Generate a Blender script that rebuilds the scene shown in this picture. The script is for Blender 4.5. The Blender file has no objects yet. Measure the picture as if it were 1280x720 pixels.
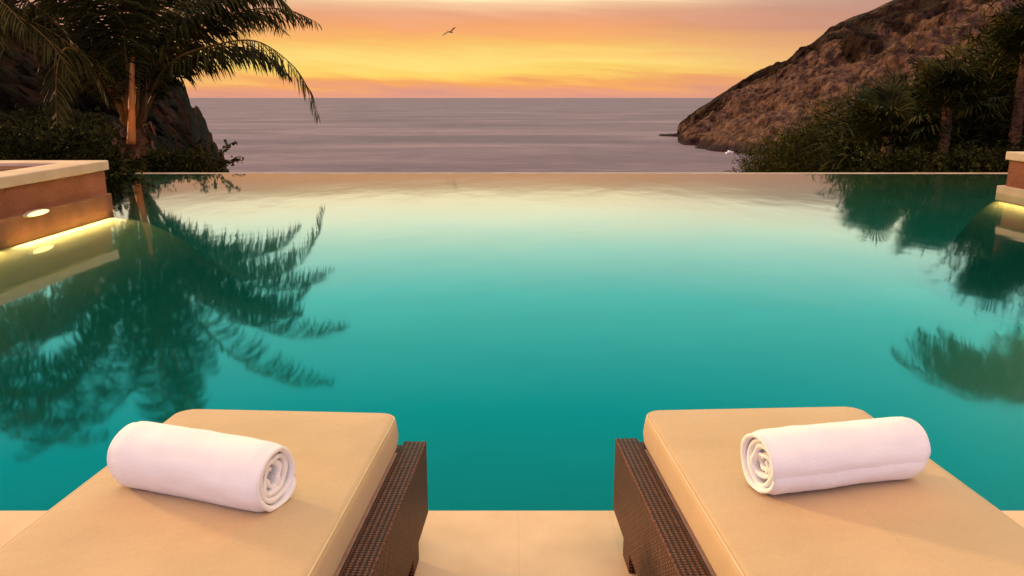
import bpy, bmesh, math, random
from mathutils import Vector, Matrix, noise
random.seed(7)
SC = bpy.context.scene
COL = SC.collection
PI = math.pi
R = math.radians

# ------------------------------------------------------------------ helpers
F = 1000.0 / 1280.0            # focal length over picture width
TILT = math.atan(238 / 1000.0)
CAM = Vector((0.0, 0.0, 1.25))

def at(px, py, D):
    """real point at horizontal distance D seen at reference position px,py (used once, to survey the place)"""
    xn, yn = (px - 640) / 1000.0, (360 - py) / 1000.0
    c, s = math.cos(TILT), math.sin(TILT)
    d = Vector((xn, c + yn * s, -s + yn * c))
    return CAM + d * (D / d.y)

def link(o, parent=None):
    COL.objects.link(o)
    if parent is not None:
        o.parent = parent
    return o

def mesh_obj(name, verts, faces, mats, parent=None, smooth=False, midx=None, uvs=None):
    me = bpy.data.meshes.new(name)
    me.from_pydata([tuple(v) for v in verts], [], faces)
    if not isinstance(mats, (list, tuple)):
        mats = [mats]
    for m in mats:
        me.materials.append(m)
    if midx is not None:
        me.polygons.foreach_set('material_index', midx)
    if uvs is not None:
        uvl = me.uv_layers.new(name='UVMap')
        k = 0
        for f in faces:
            for vi in f:
                uvl.data[k].uv = uvs[vi]
                k += 1
    if smooth:
        me.polygons.foreach_set('use_smooth', [True] * len(me.polygons))
    me.update()
    return link(bpy.data.objects.new(name, me), parent)

def bm_obj(name, bm, mats, parent=None, smooth=False, angle=None):
    bmesh.ops.recalc_face_normals(bm, faces=bm.faces)
    me = bpy.data.meshes.new(name)
    bm.to_mesh(me); bm.free()
    if not isinstance(mats, (list, tuple)):
        mats = [mats]
    for m in mats:
        me.materials.append(m)
    if smooth:
        me.polygons.foreach_set('use_smooth', [True] * len(me.polygons))
    if angle:
        me.polygons.foreach_set('use_smooth', [True] * len(me.polygons))
        try:
            me.set_sharp_from_angle(angle=R(angle))
        except Exception:
            pass
    return link(bpy.data.objects.new(name, me), parent)

def empty(name, loc, rz=0.0):
    o = bpy.data.objects.new(name, None)
    o.location = loc
    o.rotation_euler = (0, 0, rz)
    o.empty_display_size = 0.2
    return link(o)

def tag(o, label=None, cat=None, group=None, kind=None):
    if label: o['label'] = label
    if cat: o['category'] = cat
    if group: o['group'] = group
    if kind: o['kind'] = kind
    return o

def box_bm(x0, x1, y0, y1, z0, z1, bev=0.0, seg=2, bm=None):
    own = bm is None
    b = bmesh.new()
    vs = [b.verts.new((x, y, z)) for z in (z0, z1) for y in (y0, y1) for x in (x0, x1)]
    for f in ((0, 2, 3, 1), (4, 5, 7, 6), (0, 1, 5, 4), (2, 6, 7, 3), (0, 4, 6, 2), (1, 3, 7, 5)):
        b.faces.new([vs[i] for i in f])
    if bev > 0:
        bmesh.ops.bevel(b, geom=list(b.edges), offset=bev, segments=seg, profile=0.5, affect='EDGES')
    if own:
        return b
    me = bpy.data.meshes.new('tmp'); b.to_mesh(me); b.free(); bm.from_mesh(me); bpy.data.meshes.remove(me)
    return bm

def fbm(x, y, z=0.0, o=5, H=1.0):
    return noise.fractal(Vector((x, y, z)), H, 2.0, o, noise_basis='PERLIN_ORIGINAL')

# ------------------------------------------------------------------ materials
def mat(name):
    m = bpy.data.materials.new(name)
    m.use_nodes = True
    nt = m.node_tree
    nt.nodes.clear()
    out = nt.nodes.new('ShaderNodeOutputMaterial')
    return m, nt, out

def N(nt, typ, **kw):
    n = nt.nodes.new(typ)
    for k, v in kw.items():
        if k.startswith('i_'):
            n.inputs[k[2:].replace('_', ' ')].default_value = v
        else:
            setattr(n, k, v)
    return n

def ramp(nt, stops, interp='LINEAR'):
    n = nt.nodes.new('ShaderNodeValToRGB')
    n.color_ramp.interpolation = interp
    el = n.color_ramp.elements
    while len(el) > 1:
        el.remove(el[-1])
    el[0].position = stops[0][0]; el[0].color = (*stops[0][1], 1)
    for p, c in stops[1:]:
        e = el.new(p); e.color = (*c, 1)
    return n

def simple(name, c1, c2, scale=5.0, rough=0.7, bump=0.0, bscale=None, spec=0.3, detail=5, island=0.0, dist=0.01, coords='Object', mid=0.5, width=0.3, trans=0.0):
    m, nt, out = mat(name)
    p = N(nt, 'ShaderNodeBsdfPrincipled')
    p.inputs['Roughness'].default_value = rough
    p.inputs['Specular IOR Level'].default_value = spec
    tc = N(nt, 'ShaderNodeTexCoord')
    nz = N(nt, 'ShaderNodeTexNoise'); nz.inputs['Scale'].default_value = scale; nz.inputs['Detail'].default_value = detail
    nt.links.new(tc.outputs[coords], nz.inputs['Vector'])
    r = ramp(nt, [(mid - width / 2, c1), (mid + width / 2, c2)])
    nt.links.new(nz.outputs['Fac'], r.inputs['Fac'])
    colo = r.outputs['Color']
    if island > 0:
        g = N(nt, 'ShaderNodeNewGeometry')
        mr = N(nt, 'ShaderNodeMapRange')
        mr.inputs['To Min'].default_value = 1 - island; mr.inputs['To Max'].default_value = 1 + island
        nt.links.new(g.outputs['Random Per Island'], mr.inputs['Value'])
        vm = N(nt, 'ShaderNodeVectorMath', operation='SCALE')
        nt.links.new(colo, vm.inputs[0]); nt.links.new(mr.outputs['Result'], vm.inputs['Scale'])
        colo = vm.outputs['Vector']
    nt.links.new(colo, p.inputs['Base Color'])
    if bump > 0:
        nb = N(nt, 'ShaderNodeTexNoise'); nb.inputs['Scale'].default_value = bscale or scale * 4; nb.inputs['Detail'].default_value = 6
        nt.links.new(tc.outputs[coords], nb.inputs['Vector'])
        b = N(nt, 'ShaderNodeBump'); b.inputs['Strength'].default_value = bump; b.inputs['Distance'].default_value = dist
        nt.links.new(nb.outputs['Fac'], b.inputs['Height']); nt.links.new(b.outputs['Normal'], p.inputs['Normal'])
    if trans > 0:
        t = N(nt, 'ShaderNodeBsdfTranslucent')
        nt.links.new(colo, t.inputs['Color'])
        mx = N(nt, 'ShaderNodeMixShader'); mx.inputs['Fac'].default_value = trans
        nt.links.new(p.outputs[0], mx.inputs[1]); nt.links.new(t.outputs[0], mx.inputs[2])
        nt.links.new(mx.outputs[0], out.inputs['Surface'])
    else:
        nt.links.new(p.outputs[0], out.inputs['Surface'])
    return m

def emis(name, col, s):
    m, nt, out = mat(name)
    e = N(nt, 'ShaderNodeEmission'); e.inputs['Color'].default_value = (*col, 1); e.inputs['Strength'].default_value = s
    nt.links.new(e.outputs[0], out.inputs['Surface'])
    return m

M = {}
def fabric_mat():
    m, nt, out = mat('cushion_fabric')
    p = N(nt, 'ShaderNodeBsdfPrincipled'); p.inputs['Roughness'].default_value = 0.92; p.inputs['Specular IOR Level'].default_value = 0.12
    p.inputs['Sheen Weight'].default_value = 0.15
    tc = N(nt, 'ShaderNodeTexCoord')
    def nz_(sc_, det, sx=1, sy=1):
        mp = N(nt, 'ShaderNodeMapping'); mp.inputs['Scale'].default_value = (sx, sy, 1); nt.links.new(tc.outputs['Object'], mp.inputs['Vector'])
        n = N(nt, 'ShaderNodeTexNoise'); n.inputs['Scale'].default_value = sc_; n.inputs['Detail'].default_value = det; nt.links.new(mp.outputs[0], n.inputs['Vector']); return n.outputs['Fac']
    r = ramp(nt, [(0.3, (0.50, 0.355, 0.20)), (0.7, (0.60, 0.425, 0.245))]); nt.links.new(nz_(2.5, 4), r.inputs['Fac'])
    r2 = ramp(nt, [(0.3, (0.94, 0.935, 0.93)), (0.7, (1.03, 1.03, 1.03))])
    wv = N(nt, 'ShaderNodeMath', operation='MULTIPLY'); 
    a_, b_ = nz_(330, 2, 0.2, 1), nz_(330, 2, 1, 0.2)
    wa = N(nt, 'ShaderNodeMath', operation='MULTIPLY_ADD'); wa.inputs[1].default_value = 0.5; nt.links.new(a_, wa.inputs[0])
    wb = N(nt, 'ShaderNodeMath', operation='MULTIPLY'); wb.inputs[1].default_value = 0.5; nt.links.new(b_, wb.inputs[0]); nt.links.new(wb.outputs[0], wa.inputs[2])
    nt.links.new(wa.outputs[0], r2.inputs['Fac'])
    mx = N(nt, 'ShaderNodeMix', data_type='RGBA', blend_type='MULTIPLY'); mx.inputs['Factor'].default_value = 1
    nt.links.new(r.outputs[0], mx.inputs[6]); nt.links.new(r2.outputs[0], mx.inputs[7]); nt.links.new(mx.outputs[2], p.inputs['Base Color'])
    b1 = N(nt, 'ShaderNodeBump'); b1.inputs['Strength'].default_value = 0.5; b1.inputs['Distance'].default_value = 0.002; nt.links.new(wa.outputs[0], b1.inputs['Height'])
    b2 = N(nt, 'ShaderNodeBump'); b2.inputs['Strength'].default_value = 0.35; b2.inputs['Distance'].default_value = 0.02; nt.links.new(nz_(4.5, 3, 1, 1.6), b2.inputs['Height']); nt.links.new(b1.outputs[0], b2.inputs['Normal'])
    nt.links.new(b2.outputs[0], p.inputs['Normal']); nt.links.new(p.outputs[0], out.inputs['Surface'])
    return m
M['fabric'] = fabric_mat()
M['piping'] = simple('piping_fabric', (0.66, 0.47, 0.28), (0.72, 0.53, 0.33), 9.0, 0.85, 0.2, 300, 0.15, dist=0.001)
M['towel'] = simple('towel_terry', (0.83, 0.84, 0.86), (0.88, 0.89, 0.90), 9.0, 0.95, 0.5, 260, 0.05, dist=0.0025)
M['cap'] = simple('limestone_cap', (0.62, 0.44, 0.29), (0.74, 0.56, 0.39), 3.0, 0.6, 0.3, 40, 0.3)
M['plaster'] = simple('terracotta_plaster', (0.25, 0.085, 0.042), (0.37, 0.135, 0.07), 2.2, 0.85, 0.8, 26, 0.2, dist=0.02)
M['plinth'] = simple('brown_plinth', (0.17, 0.068, 0.03), (0.26, 0.105, 0.05), 3.0, 0.7, 0.5, 30, 0.3)
M['soil'] = simple('planter_soil', (0.10, 0.04, 0.025), (0.19, 0.08, 0.045), 5.0, 0.95, 1.0, 30, 0.1, dist=0.03)
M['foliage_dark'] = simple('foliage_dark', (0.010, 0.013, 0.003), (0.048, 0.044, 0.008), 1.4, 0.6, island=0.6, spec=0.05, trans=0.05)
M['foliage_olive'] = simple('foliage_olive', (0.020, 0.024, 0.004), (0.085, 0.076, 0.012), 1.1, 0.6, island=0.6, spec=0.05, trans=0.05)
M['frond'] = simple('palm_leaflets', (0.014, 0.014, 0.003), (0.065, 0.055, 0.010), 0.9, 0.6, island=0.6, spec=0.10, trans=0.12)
M['rachis'] = simple('palm_stem', (0.10, 0.05, 0.012), (0.18, 0.09, 0.022), 3.0, 0.6, spec=0.2)
M['petiole'] = simple('palm_petiole', (0.50, 0.16, 0.035), (0.62, 0.24, 0.06), 3.0, 0.6, spec=0.2)
M['bark'] = simple('palm_bark', (0.05, 0.025, 0.014), (0.16, 0.075, 0.04), 7.0, 0.95, 1.0, 20, 0.1, dist=0.05)
M['husk'] = simple('dead_husk', (0.12, 0.05, 0.022), (0.22, 0.10, 0.05), 9.0, 0.95, 0.8, 30, 0.1)
M['metal'] = simple('lamp_metal', (0.35, 0.28, 0.24), (0.45, 0.38, 0.33), 9.0, 0.5, spec=0.4)
M['white_paint'] = simple('boat_paint', (0.75, 0.75, 0.76), (0.82, 0.82, 0.82), 3.0, 0.4)
M['bird'] = simple('bird_plumage', (0.05, 0.035, 0.03), (0.11, 0.075, 0.06), 5.0, 0.9)
M['lamp'] = emis('lamp_lens', (1.0, 0.66, 0.25), 3.0)

def stone_tiles(name, c1, c2, joint, bw, rh, mortar=0.006, off=0.5):
    m, nt, out = mat(name)
    p = N(nt, 'ShaderNodeBsdfPrincipled'); p.inputs['Roughness'].default_value = 0.55; p.inputs['Specular IOR Level'].default_value = 0.3
    tc = N(nt, 'ShaderNodeTexCoord')
    br = N(nt, 'ShaderNodeTexBrick'); br.offset = off
    br.inputs['Scale'].default_value = 1.0
    br.inputs['Brick Width'].default_value = bw; br.inputs['Row Height'].default_value = rh
    br.inputs['Mortar Size'].default_value = mortar; br.inputs['Mortar Smooth'].default_value = 0.6
    br.inputs['Color1'].default_value = (*c1, 1); br.inputs['Color2'].default_value = (*c2, 1); br.inputs['Mortar'].default_value = (*joint, 1)
    nt.links.new(tc.outputs['Object'], br.inputs['Vector'])
    nz = N(nt, 'ShaderNodeTexNoise'); nz.inputs['Scale'].default_value = 6; nz.inputs['Detail'].default_value = 8
    nt.links.new(tc.outputs['Object'], nz.inputs['Vector'])
    r = ramp(nt, [(0.3, (0.92, 0.89, 0.86)), (0.65, (1.05, 1.05, 1.05))])
    nt.links.new(nz.outputs['Fac'], r.inputs['Fac'])
    mx = N(nt, 'ShaderNodeMix', data_type='RGBA', blend_type='MULTIPLY'); mx.inputs['Factor'].default_value = 1
    nt.links.new(br.outputs['Color'], mx.inputs[6]); nt.links.new(r.outputs['Color'], mx.inputs[7])
    nt.links.new(mx.outputs[2], p.inputs['Base Color'])
    nz2 = N(nt, 'ShaderNodeTexNoise'); nz2.inputs['Scale'].default_value = 70; nz2.inputs['Detail'].default_value = 5
    nt.links.new(tc.outputs['Object'], nz2.inputs['Vector'])
    ma = N(nt, 'ShaderNodeMath', operation='MULTIPLY_ADD'); ma.inputs[1].default_value = -1.2
    nt.links.new(br.outputs['Fac'], ma.inputs[0]); nt.links.new(nz2.outputs['Fac'], ma.inputs[2])
    b = N(nt, 'ShaderNodeBump'); b.inputs['Strength'].default_value = 0.25; b.inputs['Distance'].default_value = 0.004
    nt.links.new(ma.outputs[0], b.inputs['Height']); nt.links.new(b.outputs['Normal'], p.inputs['Normal'])
    nt.links.new(p.outputs[0], out.inputs['Surface'])
    return m
M['coping'] = stone_tiles('limestone_coping', (0.76, 0.53, 0.33), (0.73, 0.50, 0.31), (0.68, 0.47, 0.30), 0.285, 0.60, 0.0015, 0.0)

def wicker():
    m, nt, out = mat('woven_wicker')
    p = N(nt, 'ShaderNodeBsdfPrincipled'); p.inputs['Roughness'].default_value = 0.5; p.inputs['Specular IOR Level'].default_value = 0.15
    uv = N(nt, 'ShaderNodeUVMap')
    sep = N(nt, 'ShaderNodeSeparateXYZ'); nt.links.new(uv.outputs[0], sep.inputs[0])
    def math_(op, a, b=None, c=None):
        n = N(nt, 'ShaderNodeMath', operation=op)
        for i, v in enumerate((a, b, c)):
            if v is None: continue
            if isinstance(v, (int, float)): n.inputs[i].default_value = v
            else: nt.links.new(v, n.inputs[i])
        return n.outputs[0]
    U = math_('MULTIPLY', sep.outputs[0], PI / 0.0125)
    V = math_('MULTIPLY', sep.outputs[1], PI / 0.0095)
    su, sv = math_('SINE', U), math_('SINE', V)
    au, av = math_('ABSOLUTE', su), math_('ABSOLUTE', sv)
    # over / under alternation
    pu = math_('SINE', math_('MULTIPLY', U, 0.5)); cu = math_('SINE', math_('MULTIPLY', V, 0.5))
    alt = math_('MULTIPLY', math_('SINE', math_('ADD', U, 0.0)), math_('SINE', math_('ADD', V, 0.0)))
    h1 = math_('MULTIPLY', math_('POWER', av, 0.6), math_('MULTIPLY_ADD', alt, 0.5, 0.5))
    h2 = math_('MULTIPLY', math_('POWER', au, 0.6), math_('MULTIPLY_ADD', alt, -0.5, 0.5))
    h = math_('MAXIMUM', h1, h2)
    nz = N(nt, 'ShaderNodeTexNoise'); nz.inputs['Scale'].default_value = 35; nz.inputs['Detail'].default_value = 3
    nt.links.new(uv.outputs[0], nz.inputs['Vector'])
    hh = math_('MULTIPLY_ADD', nz.outputs['Fac'], 0.35, h)
    r = ramp(nt, [(0.25, (0.010, 0.004, 0.003)), (0.68, (0.070, 0.025, 0.014)), (1.22 / 1.3, (0.24, 0.10, 0.055))])
    nt.links.new(math_('MULTIPLY', hh, 0.8), r.inputs['Fac'])
    nt.links.new(r.outputs[0], p.inputs['Base Color'])
    b = N(nt, 'ShaderNodeBump'); b.inputs['Strength'].default_value = 0.8; b.inputs['Distance'].default_value = 0.004
    nt.links.new(h, b.inputs['Height']); nt.links.new(b.outputs['Normal'], p.inputs['Normal'])
    nt.links.new(p.outputs[0], out.inputs['Surface'])
    return m
M['wicker'] = wicker()
M['braid'] = simple('wicker_braid', (0.10, 0.036, 0.02), (0.20, 0.08, 0.042), 120.0, 0.6, 0.8, 200, 0.15, dist=0.004)
M['rail'] = simple('rail_brown', (0.25, 0.13, 0.09), (0.33, 0.18, 0.13), 30.0, 0.5, spec=0.4)

def basin_mat():
    m, nt, out = mat('pool_tiles')
    p = N(nt, 'ShaderNodeBsdfPrincipled'); p.inputs['Roughness'].default_value = 0.6; p.inputs['Specular IOR Level'].default_value = 0.1
    tc = N(nt, 'ShaderNodeTexCoord')
    nz = N(nt, 'ShaderNodeTexNoise'); nz.inputs['Scale'].default_value = 0.7; nz.inputs['Detail'].default_value = 3
    nt.links.new(tc.outputs['Object'], nz.inputs['Vector'])
    r = ramp(nt, [(0.3, (0.004, 0.215, 0.205)), (0.7, (0.005, 0.245, 0.235))])
    nt.links.new(nz.outputs['Fac'], r.inputs['Fac']); nt.links.new(r.outputs[0], p.inputs['Base Color'])
    nt.links.new(p.outputs[0], out.inputs['Surface'])
    return m
M['basin'] = basin_mat()
def added_ledge_mat():
    m, nt, out = mat('ledge_painted_glow')
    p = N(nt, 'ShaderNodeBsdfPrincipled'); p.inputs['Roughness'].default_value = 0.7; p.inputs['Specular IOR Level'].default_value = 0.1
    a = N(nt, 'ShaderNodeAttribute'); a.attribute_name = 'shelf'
    r = ramp(nt, [(0.0, (0.005, 0.21, 0.215)), (0.50, (0.01, 0.21, 0.20)), (0.90, (0.80, 0.55, 0.30))], 'EASE')  # lamp glow painted in: warm towards the wall, teal farther out
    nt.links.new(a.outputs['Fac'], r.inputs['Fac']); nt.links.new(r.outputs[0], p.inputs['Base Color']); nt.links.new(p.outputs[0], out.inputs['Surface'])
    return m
M['added_ledge'] = added_ledge_mat()

def water_mat():
    m, nt, out = mat('pool_water')
    tc = N(nt, 'ShaderNodeTexCoord')
    mp = N(nt, 'ShaderNodeMapping'); mp.inputs['Scale'].default_value = (0.9, 0.45, 1)
    nt.links.new(tc.outputs['Object'], mp.inputs['Vector'])
    nz = N(nt, 'ShaderNodeTexNoise'); nz.inputs['Scale'].default_value = 1.3; nz.inputs['Detail'].default_value = 3
    nt.links.new(mp.outputs[0], nz.inputs['Vector'])
    b = N(nt, 'ShaderNodeBump'); b.inputs['Strength'].default_value = 0.30; b.inputs['Distance'].default_value = 0.012
    nt.links.new(nz.outputs['Fac'], b.inputs['Height'])
    g = N(nt, 'ShaderNodeBsdfGlossy'); g.inputs['Roughness'].default_value = 0.045; g.inputs['Color'].default_value = (1, 1, 1, 1)
    nt.links.new(b.outputs['Normal'], g.inputs['Normal'])
    t = N(nt, 'ShaderNodeBsdfTransparent'); t.inputs['Color'].default_value = (0.50, 0.93, 0.88, 1)
    fr = N(nt, 'ShaderNodeFresnel'); fr.inputs['IOR'].default_value = 1.50
    mx = N(nt, 'ShaderNodeMixShader')
    nt.links.new(fr.outputs[0], mx.inputs[0]); nt.links.new(t.outputs[0], mx.inputs[1]); nt.links.new(g.outputs[0], mx.inputs[2])
    nt.links.new(mx.outputs[0], out.inputs['Surface'])
    return m
M['water'] = water_mat()

def sea_mat():
    m, nt, out = mat('sea_water')
    tc = N(nt, 'ShaderNodeTexCoord')
    def nzz(sx, sy, scale, det):
        mp = N(nt, 'ShaderNodeMapping'); mp.inputs['Scale'].default_value = (sx, sy, 1)
        nt.links.new(tc.outputs['Object'], mp.inputs['Vector'])
        n = N(nt, 'ShaderNodeTexNoise'); n.inputs['Scale'].default_value = scale; n.inputs['Detail'].default_value = det
        nt.links.new(mp.outputs[0], n.inputs['Vector'])
        return n
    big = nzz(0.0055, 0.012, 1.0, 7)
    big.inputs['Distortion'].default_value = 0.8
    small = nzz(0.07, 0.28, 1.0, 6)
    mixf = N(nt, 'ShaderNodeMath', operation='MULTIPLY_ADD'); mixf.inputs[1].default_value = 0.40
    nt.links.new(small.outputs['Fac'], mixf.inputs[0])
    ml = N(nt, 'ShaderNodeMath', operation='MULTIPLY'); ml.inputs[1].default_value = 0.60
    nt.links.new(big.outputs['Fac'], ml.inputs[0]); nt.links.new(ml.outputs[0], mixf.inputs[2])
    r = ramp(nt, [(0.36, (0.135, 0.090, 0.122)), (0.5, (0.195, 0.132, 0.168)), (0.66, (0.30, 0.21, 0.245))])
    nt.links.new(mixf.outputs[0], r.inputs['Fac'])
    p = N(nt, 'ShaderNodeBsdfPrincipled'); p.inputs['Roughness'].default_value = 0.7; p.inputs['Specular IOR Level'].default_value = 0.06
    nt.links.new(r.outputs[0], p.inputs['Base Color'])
    nt.links.new(p.outputs[0], out.inputs['Surface'])
    return m
M['sea'] = sea_mat()

def rock_mat(name, scrub, rock1, rock2, scale, thr=0.5, low=None, lowz=0):
    """rock with scrub growing in patches, dark wet band below lowz"""
    m, nt, out = mat(name)
    tc = N(nt, 'ShaderNodeTexCoord')
    p = N(nt, 'ShaderNodeBsdfPrincipled'); p.inputs['Roughness'].default_value = 0.95; p.inputs['Specular IOR Level'].default_value = 0.1
    n1 = N(nt, 'ShaderNodeTexNoise'); n1.inputs['Scale'].default_value = scale; n1.inputs['Detail'].default_value = 8; n1.inputs['Roughness'].default_value = 0.62
    n2 = N(nt, 'ShaderNodeTexNoise'); n2.inputs['Scale'].default_value = scale * 5; n2.inputs['Detail'].default_value = 8; n2.inputs['Roughness'].default_value = 0.7
    v = N(nt, 'ShaderNodeTexVoronoi'); v.inputs['Scale'].default_value = scale * 3.2
    for n in (n1, n2, v): nt.links.new(tc.outputs['Object'], n.inputs['Vector'])
    rr = ramp(nt, [(0.35, rock1), (0.65, rock2)]); nt.links.new(n2.outputs['Fac'], rr.inputs['Fac'])
    att = N(nt, 'ShaderNodeAttribute'); att.attribute_name = 'scrub'
    ad = N(nt, 'ShaderNodeMath', operation='ADD'); nt.links.new(n1.outputs['Fac'], ad.inputs[0]); nt.links.new(att.outputs['Fac'], ad.inputs[1])
    ad2 = N(nt, 'ShaderNodeMath', operation='MULTIPLY_ADD'); ad2.inputs[1].default_value = 0.35
    nt.links.new(n2.outputs['Fac'], ad2.inputs[0]); nt.links.new(ad.outputs[0], ad2.inputs[2])
    rf = ramp(nt, [(thr, (0, 0, 0)), (thr + 0.1, (1, 1, 1))]); nt.links.new(ad2.outputs[0], rf.inputs['Fac'])
    sc = ramp(nt, [(0.0, tuple(c * 0.6 for c in scrub)), (0.6, scrub)]); nt.links.new(v.outputs['Distance'], sc.inputs['Fac'])
    mx = N(nt, 'ShaderNodeMix', data_type='RGBA')
    nt.links.new(rf.outputs[0], mx.inputs[0]); nt.links.new(rr.outputs[0], mx.inputs[6]); nt.links.new(sc.outputs[0], mx.inputs[7])
    ck = N(nt, 'ShaderNodeTexVoronoi'); ck.feature = 'DISTANCE_TO_EDGE'; ck.inputs['Scale'].default_value = scale * 2.3
    dv = N(nt, 'ShaderNodeVectorMath', operation='MULTIPLY_ADD'); dv.inputs[1].default_value = (1.6 / scale * 0.3,) * 3
    nt.links.new(n2.outputs['Color'], dv.inputs[0]); nt.links.new(tc.outputs['Object'], dv.inputs[2]); nt.links.new(dv.outputs[0], ck.inputs['Vector'])
    ckr = ramp(nt, [(0.0, (0.45, 0.42, 0.40)), (0.16, (1, 1, 1))]); nt.links.new(ck.outputs['Distance'], ckr.inputs['Fac'])
    mc = N(nt, 'ShaderNodeMix', data_type='RGBA', blend_type='MULTIPLY'); mc.inputs['Factor'].default_value = 0.85
    nt.links.new(mx.outputs[2], mc.inputs[6]); nt.links.new(ckr.outputs[0], mc.inputs[7])
    colo = mc.outputs[2]
    if low:
        sp = N(nt, 'ShaderNodeSeparateXYZ'); nt.links.new(tc.outputs['Object'], sp.inputs[0])
        mm = N(nt, 'ShaderNodeMath', operation='MULTIPLY_ADD'); mm.inputs[1].default_value = 9.0
        nt.links.new(n1.outputs['Fac'], mm.inputs[0]); nt.links.new(sp.outputs[2], mm.inputs[2])
        mr = N(nt, 'ShaderNodeMapRange'); mr.inputs['From Min'].default_value = lowz + 3.5; mr.inputs['From Max'].default_value = lowz + 6.5
        nt.links.new(mm.outputs[0], mr.inputs['Value'])
        m2 = N(nt, 'ShaderNodeMix', data_type='RGBA'); m2.inputs[6].default_value = (*low, 1)
        nt.links.new(mr.outputs[0], m2.inputs[0]); nt.links.new(colo, m2.inputs[7])
        colo = m2.outputs[2]
    nt.links.new(colo, p.inputs['Base Color'])
    b = N(nt, 'ShaderNodeBump'); b.inputs['Strength'].default_value = 0.9; b.inputs['Distance'].default_value = 0.35 / scale
    nt.links.new(n2.outputs['Fac'], b.inputs['Height']); nt.links.new(b.outputs['Normal'], p.inputs['Normal'])
    nt.links.new(p.outputs[0], out.inputs['Surface'])
    return m
M['headland'] = rock_mat('headland_rock', (0.042, 0.022, 0.012), (0.085, 0.044, 0.028), (0.31, 0.175, 0.12), 0.045, 0.66, (0.045, 0.024, 0.026), -21.5)
M['cliff'] = rock_mat('cliff_rock', (0.016, 0.011, 0.005), (0.016, 0.007, 0.004), (0.095, 0.034, 0.016), 0.45, 0.62)
M['terrain'] = simple('hillside_earth', (0.016, 0.012, 0.006), (0.05, 0.03, 0.014), 0.8, 0.95, 0.8, 6, 0.1, dist=0.1)

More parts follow.
